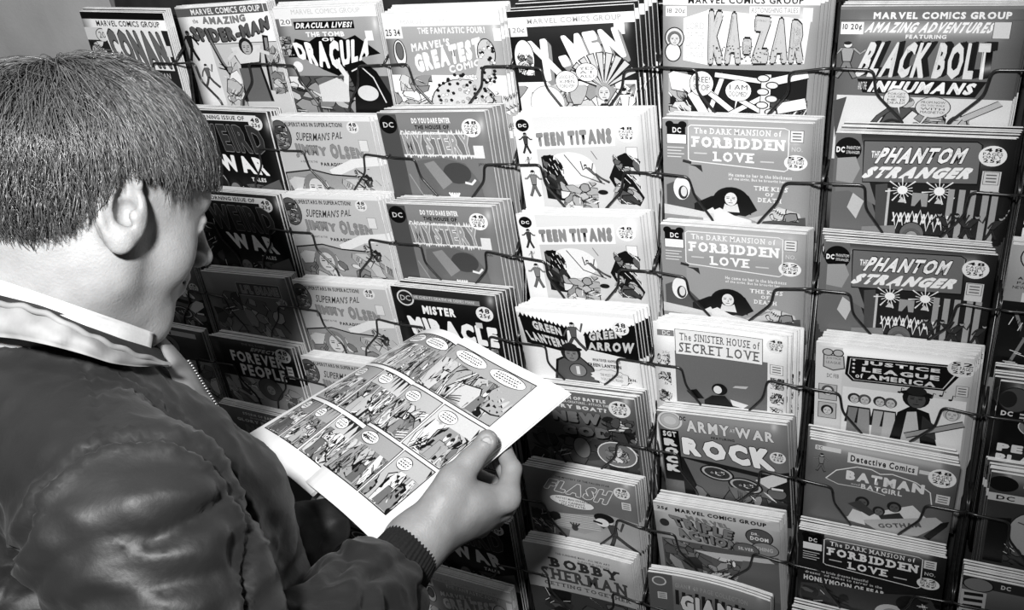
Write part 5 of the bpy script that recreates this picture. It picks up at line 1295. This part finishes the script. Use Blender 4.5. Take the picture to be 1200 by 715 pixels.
lash = []
for k in range(26):
    t = k / 25; a = np.array([.081 - .006 * t, -(.020 + .023 * t), .0075 - .001 * t]); lash.append((head2L([a, a + np.array([.004, -.001 - .002 * t, -.003]), a + np.array([.0075, -.002 - .003 * t, -.0035])]), [.0003, .00025, .0001]))
for s in (-1, 1):
    for k in range(60):
        t = rh.random(); a = np.array([.0855 - .013 * t ** 1.5, s * (.012 + .030 * t), .029 + .005 * math.sin(2.6 * t) + .004 * (rh.random() - .5)])
        e = a + np.array([-.001, s * .006, .0016 * (1 - 2 * t)]); n_ = nrm((a - HCC) / HR ** 2) * .001
        lash.append((head2L([a + n_ * .5, (a + e) / 2 + n_ * 1.5, e + n_]), [.0003, .0003, .0001]))
Vl, Fl = [], []
for P, r in lash:
    v, f = tube_data([tuple(q) for q in P], r, 4); o = len(Vl); Vl += [list(q) for q in v]; Fl += [tuple(i + o for i in q) for q in f if len(q) == 4]
lb = lchild('eyebrows_and_lashes', np.array(Vl), np.array(Fl), HAIRB); lb['kind'] = 'stuff'
# ------------------------------------------------------------------ clothes
from mathutils import noise as mnoise
from mathutils.bvhtree import BVHTree
J = Field((-.66, -.62, -1.16), (-.05, -.02, -.42), .0042)
J.cap(L3(20, 468, .725), L3(158, 616, .612), .052, .064, .04)
J.cap(L3(20, 468, .725), L3(130, 500, .79), .055, .05, .04)
J.cap(L3(-60, 462, .735), L3(20, 466, .73), .056, .053, .03)
J.cap(L3(20, 466, .73), L3(95, 480, .715), .053, .047, .03)
J.cap(L3(95, 480, .72), L3(200, 545, .80), .047, .055, .04)
sleeve_top = L3(160, 622, .608); sleeve_el = L3(285, 900, .60)
J.cap(sleeve_top, sleeve_el, .067, .060, .018)
J.cap(L3(190, 622, .80), L3(212, 770, .82), .112, .132, .04)
J.cap(L3(60, 560, .76), L3(60, 800, .78), .11, .14, .05)
J.cap(L3(-60, 560, .77), L3(-60, 800, .78), .10, .14, .05)
J.cap(L3(235, 560, .86), L3(262, 700, .86), .035, .06, .03)
J.cap(L3(130, 520, .90), L3(285, 700, .98), .06, .052, .04)
J.cap(L3(285, 700, .98), L3(372, 622, 1.055), .052, .036, .02)
Vj, Qj = J.mesh(); del J.F
FS = Field((-.40, -.48, -.95), (.02, -.16, -.48), .0034)
FS.cap(L3(285, 905, .60), L3(385, 770, .715), .060, .054, .03)
FS.cap(L3(385, 770, .715), L3(428, 706, .79), .054, .049, .02)
FS.cap(L3(428, 706, .79), L3(452, 678, .820), .047, .036, .012)
ca, cb = L3(452, 682, .821), L3(484.5, 638.5, .8625)
axc = nrm(cb - ca)
gx = [FS.lo[i] + FS.h * np.arange(FS.n[i]) for i in range(3)]
pl_ = ((gx[0] - ca[0]) * axc[0])[:, None, None] + ((gx[1] - ca[1]) * axc[1])[None, :, None] + ((gx[2] - ca[2]) * axc[2])[None, None, :]
FS.F = np.maximum(FS.F, (pl_ - .008).astype(np.float32))
Vf, Qf = FS.mesh(); del FS.F
def normals(V, Q):
    N = np.zeros_like(V); n = np.cross(V[Q[:, 2]] - V[Q[:, 0]], V[Q[:, 3]] - V[Q[:, 1]])
    for i in range(4): np.add.at(N, Q[:, i], n)
    return N / (np.linalg.norm(N, axis=1)[:, None] + 1e-12)
def nz3(V, sc, off=0.0):
    return np.array([mnoise.noise(Vector((p[0] * sc[0] + off, p[1] * sc[1], p[2] * sc[2]))) for p in V])
def pix(V): return np.stack([600 + V[:, 0] * FPX / -V[:, 2], 357.5 - V[:, 1] * FPX / -V[:, 2]], 1)
def dist_line(P, line):
    best = np.full(len(P), 1e9); along = np.zeros(len(P)); acc = 0
    for a, b_ in zip(line[:-1], line[1:]):
        a = np.array(a, float); b_ = np.array(b_, float); d = b_ - a; L = np.linalg.norm(d)
        t = np.clip(((P - a) @ d) / (L * L), 0, 1); q = np.linalg.norm(P - (a + t[:, None] * d), axis=1)
        m = q < best; best[m] = q[m]; along[m] = acc + t[m] * L; acc += L
    return best, along
Nj = normals(Vj, Qj); pj = pix(Vj)
w1 = nz3(Vj, (9, 9, 9)); w2 = nz3(Vj, (26, 40, 26), 3.1); w3 = nz3(Vj, (60, 90, 60), 7.7)
disp = .007 * w1 + .0036 * (1 - 2 * np.abs(w2)) + .0009 * w3
# folds of the upper sleeve: long soft pleats running across the arm from the armpit
arm = np.clip((pj[:, 1] - 525) / 60, 0, 1) * np.clip((290 - pj[:, 0]) / 50, 0, 1) * np.clip((pj[:, 0] + 10) / 40, 0, 1)
cx, cy = 285, 560
th = np.arctan2(pj[:, 1] - cy, cx - pj[:, 0]); rr_ = np.hypot(pj[:, 0] - cx, pj[:, 1] - cy)
wv = nz3(Vj, (7, 7, 7), 12.0)
fold = np.abs(np.sin(th * 4.2 + wv * 2.6 + .4)) ** .7
disp += arm * (.0105 * (fold - .6)) * np.clip(1.25 - rr_ / 300, .1, 1)
fold2 = np.abs(np.sin(pj[:, 1] * .045 + pj[:, 0] * .018 + wv * 3.5)); disp += arm * .005 * (fold2 - .5)
# lengthwise folds down the jacket front
fr = np.clip((pj[:, 0] - 245) / 30, 0, 1); disp += fr * .0045 * np.sin((pj[:, 0] - .35 * pj[:, 1]) * .11 + wv * 2)
for line, dep, wd in [([(0, 700), (17, 662), (55, 574), (99, 533), (133, 519), (182, 516), (225, 528), (262, 558), (282, 600), (290, 650), (283, 720)], .0042, 4), ([(80, 400), (95, 430), (110, 470), (120, 516)], .0025, 3), ([(-10, 402), (50, 408), (95, 420), (135, 440), (190, 470)], .0022, 3), ([(110, 466), (150, 462), (190, 476), (240, 520)], .0016, 3)]:
    dl, al = dist_line(pj, line)
    disp += -dep * np.exp(-(dl / wd) ** 2) + dep * .45 * np.exp(-((dl - wd * 2.2) / (wd * 1.3)) ** 2) * (1 + .5 * np.sin(al * .33 + 2 * np.sin(al * .05))) + .0011 * np.sin(al * .5 + 3 * w1) * np.exp(-(dl / 13) ** 2)
ap = np.exp(-((pj[:, 0] - 272) ** 2 + (pj[:, 1] - 575) ** 2) / 900); disp -= .007 * ap
Vj = Vj + Nj * disp[:, None]
Nf_ = normals(Vf, Qf); pf = pix(Vf)
wf = nz3(Vf, (16, 16, 16), 5.0); wf2 = nz3(Vf, (45, 45, 45), 1.0); 
Vf = Vf + Nf_ * (.007 * (np.abs(np.sin(pf[:, 0] * .06 + pf[:, 1] * .035 + wf * 4)) - .5) + .005 * wf + .0035 * (1 - 2 * np.abs(wf2)))[:, None]
NYLON, nt, b = new_mat('nylon', .010, .54, .35)
add_noise(nt, b, 12, .008, .014, 5, .35, .0012, (1, 1, 1), 150)
b.inputs['Sheen Weight'].default_value = .03
DARKF, nt, b = new_mat('collar_cloth', .015, .8, .2); add_noise(nt, b, 80, .012, .02, 4, .2, .0005)
LINE_M, nt, b = new_mat('quilted_lining', .20, .7, .2); add_noise(nt, b, 40, .16, .24, 5, .3, .001)
SHIRT, nt, b = new_mat('white_cotton', .52, .85, .1); add_noise(nt, b, 300, .42, .46, 3, .1, .0003)
jacket = lchild('jacket', Vj, Qj, NYLON); tag(jacket, 'dark nylon jacket with puckered seams')
fs = lchild('sleeve', Vf, Qf, NYLON); fs.parent = jacket
def bvh(V, Q): return BVHTree.FromPolygons([tuple(p) for p in V], [tuple(int(i) for i in q) for q in Q])
TJ = bvh(Vj, Qj); TB = bvh(Vb, Qb)
def cast(px, py, tree, fb):
    d = L3(px, py, 1.0); dn = Vector(d).normalized()
    loc, n, i, dist = tree.ray_cast(Vector((0, 0, 0)), dn)
    return fb if loc is None else -loc[2]
def resample(line, n):
    P = np.array(line, float); s_ = np.concatenate([[0], np.cumsum(np.linalg.norm(np.diff(P[:, :2], axis=0), axis=1))])
    u = np.linspace(0, s_[-1], n); out = np.stack([np.interp(u, s_, P[:, k]) for k in range(P.shape[1])], 1)
    for _ in range(2): out[1:-1] = .25 * out[:-2] + .5 * out[1:-1] + .25 * out[2:]
    return out
def ribbon(name, up, lo, mat, parent, n=48, m=8, thick=.0016, bulge=.003, quilt=0.0, tree=None, gap=.003, rumple=.0):
    """cloth strip between two edges given as (across, down, distance) from the lens"""
    U, W = resample(up, n), resample(lo, n); G = []
    for i in range(n):
        row = []
        for j in range(m):
            t = j / (m - 1); q = U[i] * (1 - t) + W[i] * t; dd = q[2] - bulge * math.sin(math.pi * t)
            dd -= quilt * abs(math.sin(i * .55 + j * .25)) + rumple * mnoise.noise(Vector((q[0] * .06, q[1] * .06, 1.3)))
            if tree is not None: dd = min(dd, cast(q[0], q[1], tree, 9) - gap)
            row.append(L3(q[0], q[1], dd))
        G.append(row)
    G = np.array(G)
    G[1:-1] = .25 * G[:-2] + .5 * G[1:-1] + .25 * G[2:]
    V = np.concatenate([G.reshape(-1, 3), (G * (1 + thick / .7)).reshape(-1, 3)]); F = []; o = n * m
    for i in range(n - 1):
        for j in range(m - 1):
            a = i * m + j; F.append((a, a + 1, a + m + 1, a + m)); F.append((o + a, o + a + m, o + a + m + 1, o + a + 1))
    for i in range(n - 1):
        for j in (0, m - 1): a = i * m + j; F.append((a, a + m, o + a + m, o + a))
    for j in range(m - 1):
        for i in (0, n - 1): a = i * m + j; F.append((a, a + 1, o + a + 1, o + a))
    o_ = lchild(name, V, np.array(F), mat); o_.parent = parent; return o_
# white shirt collar round the neck
c_up = [(-60, 306, .70), (-12, 324, .678), (45, 343, .668), (100, 362, .680), (150, 379, .712), (180, 390, .745)]
c_lo = [(-60, 338, .69), (-12, 350, .668), (45, 364, .658), (100, 384, .668), (145, 400, .700), (177, 409, .735)]
ribbon('shirt_collar', c_up, c_lo, SHIRT, person, tree=TB, gap=.006, thick=.003)
p_up = [(x, y - 7, d + .012) for x, y, d in c_lo] + [(190, 416, .748)]
pip = [(-60, 350, .672), (-12, 356, .652), (20, 358, .646), (50, 366, .644), (75, 378, .646), (100, 391, .652), (130, 404, .668), (160, 416, .692), (197, 427, .735)]
ribbon('jacket_collar', p_up, pip, DARKF, jacket, tree=TB, gap=.008, thick=.002)
low = [(-60, 392, .665), (-12, 394, .648), (20, 397, .640), (50, 403, .636), (75, 409, .638), (100, 416, .644), (130, 426, .660), (160, 430, .688), (197, 429, .735)]
ribbon('collar_lining', pip, low, LINE_M, jacket, tree=TJ, gap=.004, quilt=.0015, bulge=.006, thick=.003, rumple=.006)
pl = resample(pip, 60); wob = [L3(p[0] + .8 * math.sin(i * 1.1), p[1] + 1.2 * math.sin(i * .9), p[2] - .003) for i, p in enumerate(pl)]
Vp, Fp = tube_data(wob, .0024, 8); Fp = [f for f in Fp if len(f) == 4]
pp = lchild('piping', np.array([list(v) for v in Vp]), np.array(Fp), LINE_M); pp.parent = jacket
fl_l = [(180, 392, .775), (190, 412, .765), (198, 436, .765), (213, 470, .775), (236, 494, .79), (256, 510, .81)]
fl_r = [(186, 388, .79), (206, 408, .80), (223, 428, .81), (244, 462, .825), (262, 490, .84), (278, 516, .855)]
ribbon('front_lining', fl_r, fl_l, LINE_M, jacket, quilt=.002, bulge=.008, thick=.004, rumple=.01)
zl_ = resample(fl_r, 46)[14:]
Vz, Fz = [], []
for i, p in enumerate(zl_):
    c = L3(p[0] + 1.0, p[1] - 1, p[2] - .003)
    V, F = box_data(c, np.array([.0011, .0004, 0]), np.array([-.0003, .0007, 0]), np.array([0, 0, .0012])); o = len(Vz); Vz += V; Fz += [tuple(k + o for k in q) for q in F]
METAL, nt, b = new_mat('zip_metal', .35, .35, .5, .8)
zt = lchild('zipper_teeth', np.array(Vz), np.array(Fz), METAL, False); zt.parent = jacket; zt['kind'] = 'stuff'
# ribbed cuff
ux = nrm(np.cross(axc, [0, 0, 1.0])); uy = np.cross(axc, ux)
prof = [(-.012, .030), (0, .0345), (.2, .0345), (.4, .0330), (.6, .0315), (.8, .0300), (.95, .0285), (1.0, .0270), (.99, .0245), (.9, .0225)]
Vq, Fq = [], []; SG = 288
Lc = np.linalg.norm(cb - ca)
for k, (t, r) in enumerate(prof):
    for i in range(SG):
        a = 2 * math.pi * i / SG; rr = r * (1.0 + .014 * math.cos(44 * a) * (k > 0)) * (1 + .03 * math.sin(3 * a + t * 4))
        Vq.append(ca + axc * (t * Lc + .0018 * math.sin(2 * a + 1)) + ux * math.cos(a) * rr + uy * math.sin(a) * rr)
for k in range(len(prof) - 1):
    for i in range(SG): Fq.append((k * SG + i, k * SG + (i + 1) % SG, (k + 1) * SG + (i + 1) % SG, (k + 1) * SG + i))
CUFF, nt, b = new_mat('ribbed_knit', .03, .85, .2); add_noise(nt, b, 400, .008, .014, 3, .2, .0004)
cu = lchild('ribbed_cuff', np.array(Vq), np.array(Fq), CUFF); cu.parent = jacket
# trousers and shoes down to the floor, out of the picture
hipw = to_w(L3(90, 800, .80)); G_ = Field((hipw[0] - .35, hipw[1] - .3, -.02), (hipw[0] + .35, hipw[1] + .35, hipw[2] + .12), .009)
sd = nrm(np.cross(to_w(h0) - CAM, [0, 0, 1.0])); fw = nrm(to_w(h0) - CAM)
G_.cap(hipw - sd * .07, hipw + sd * .07, .12, .12, .04)
for s in (-1, 1):
    kn = np.array([hipw[0], hipw[1], hipw[2] * .52]) + sd * s * .085 + fw * .04; an = np.array([hipw[0], hipw[1], .09]) + sd * s * .085 - fw * .01
    G_.cap(hipw + sd * s * .075, kn, .085, .06, .03); G_.cap(kn, an, .06, .052, .01)
Vt, Qt = G_.mesh()
TRS, nt, b = new_mat('dark_trousers', .03, .8, .2); add_noise(nt, b, 30, .02, .04, 4, .2, .001)
link('trousers', np_mesh('trousers', Vt - PO, Qt), person, TRS)
SHOE, nt, b = new_mat('shoe_leather', .015, .35, .5); add_noise(nt, b, 30, .01, .02, 4, .1, .001)
for s in (-1, 1):
    S2 = Field((hipw[0] - .3, hipw[1] - .3, -.01), (hipw[0] + .4, hipw[1] + .4, .14), .006)
    q = np.array([hipw[0], hipw[1], .045]) + sd * s * .085
    S2.cap(q - fw * .04, q + fw * .13 - np.array([0, 0, .008]), .04, .034, .01); S2.cap(q, q + np.array([0, 0, .05]), .038, .036, .01)
    S2.F = np.maximum(S2.F, (.002 - (S2.lo[2] + S2.h * np.arange(S2.n[2])))[None, None, :]).astype(np.float32)
    Vs_, Qs_ = S2.mesh(); link('shoe', np_mesh('shoe', Vs_ - PO, Qs_), person, SHOE)
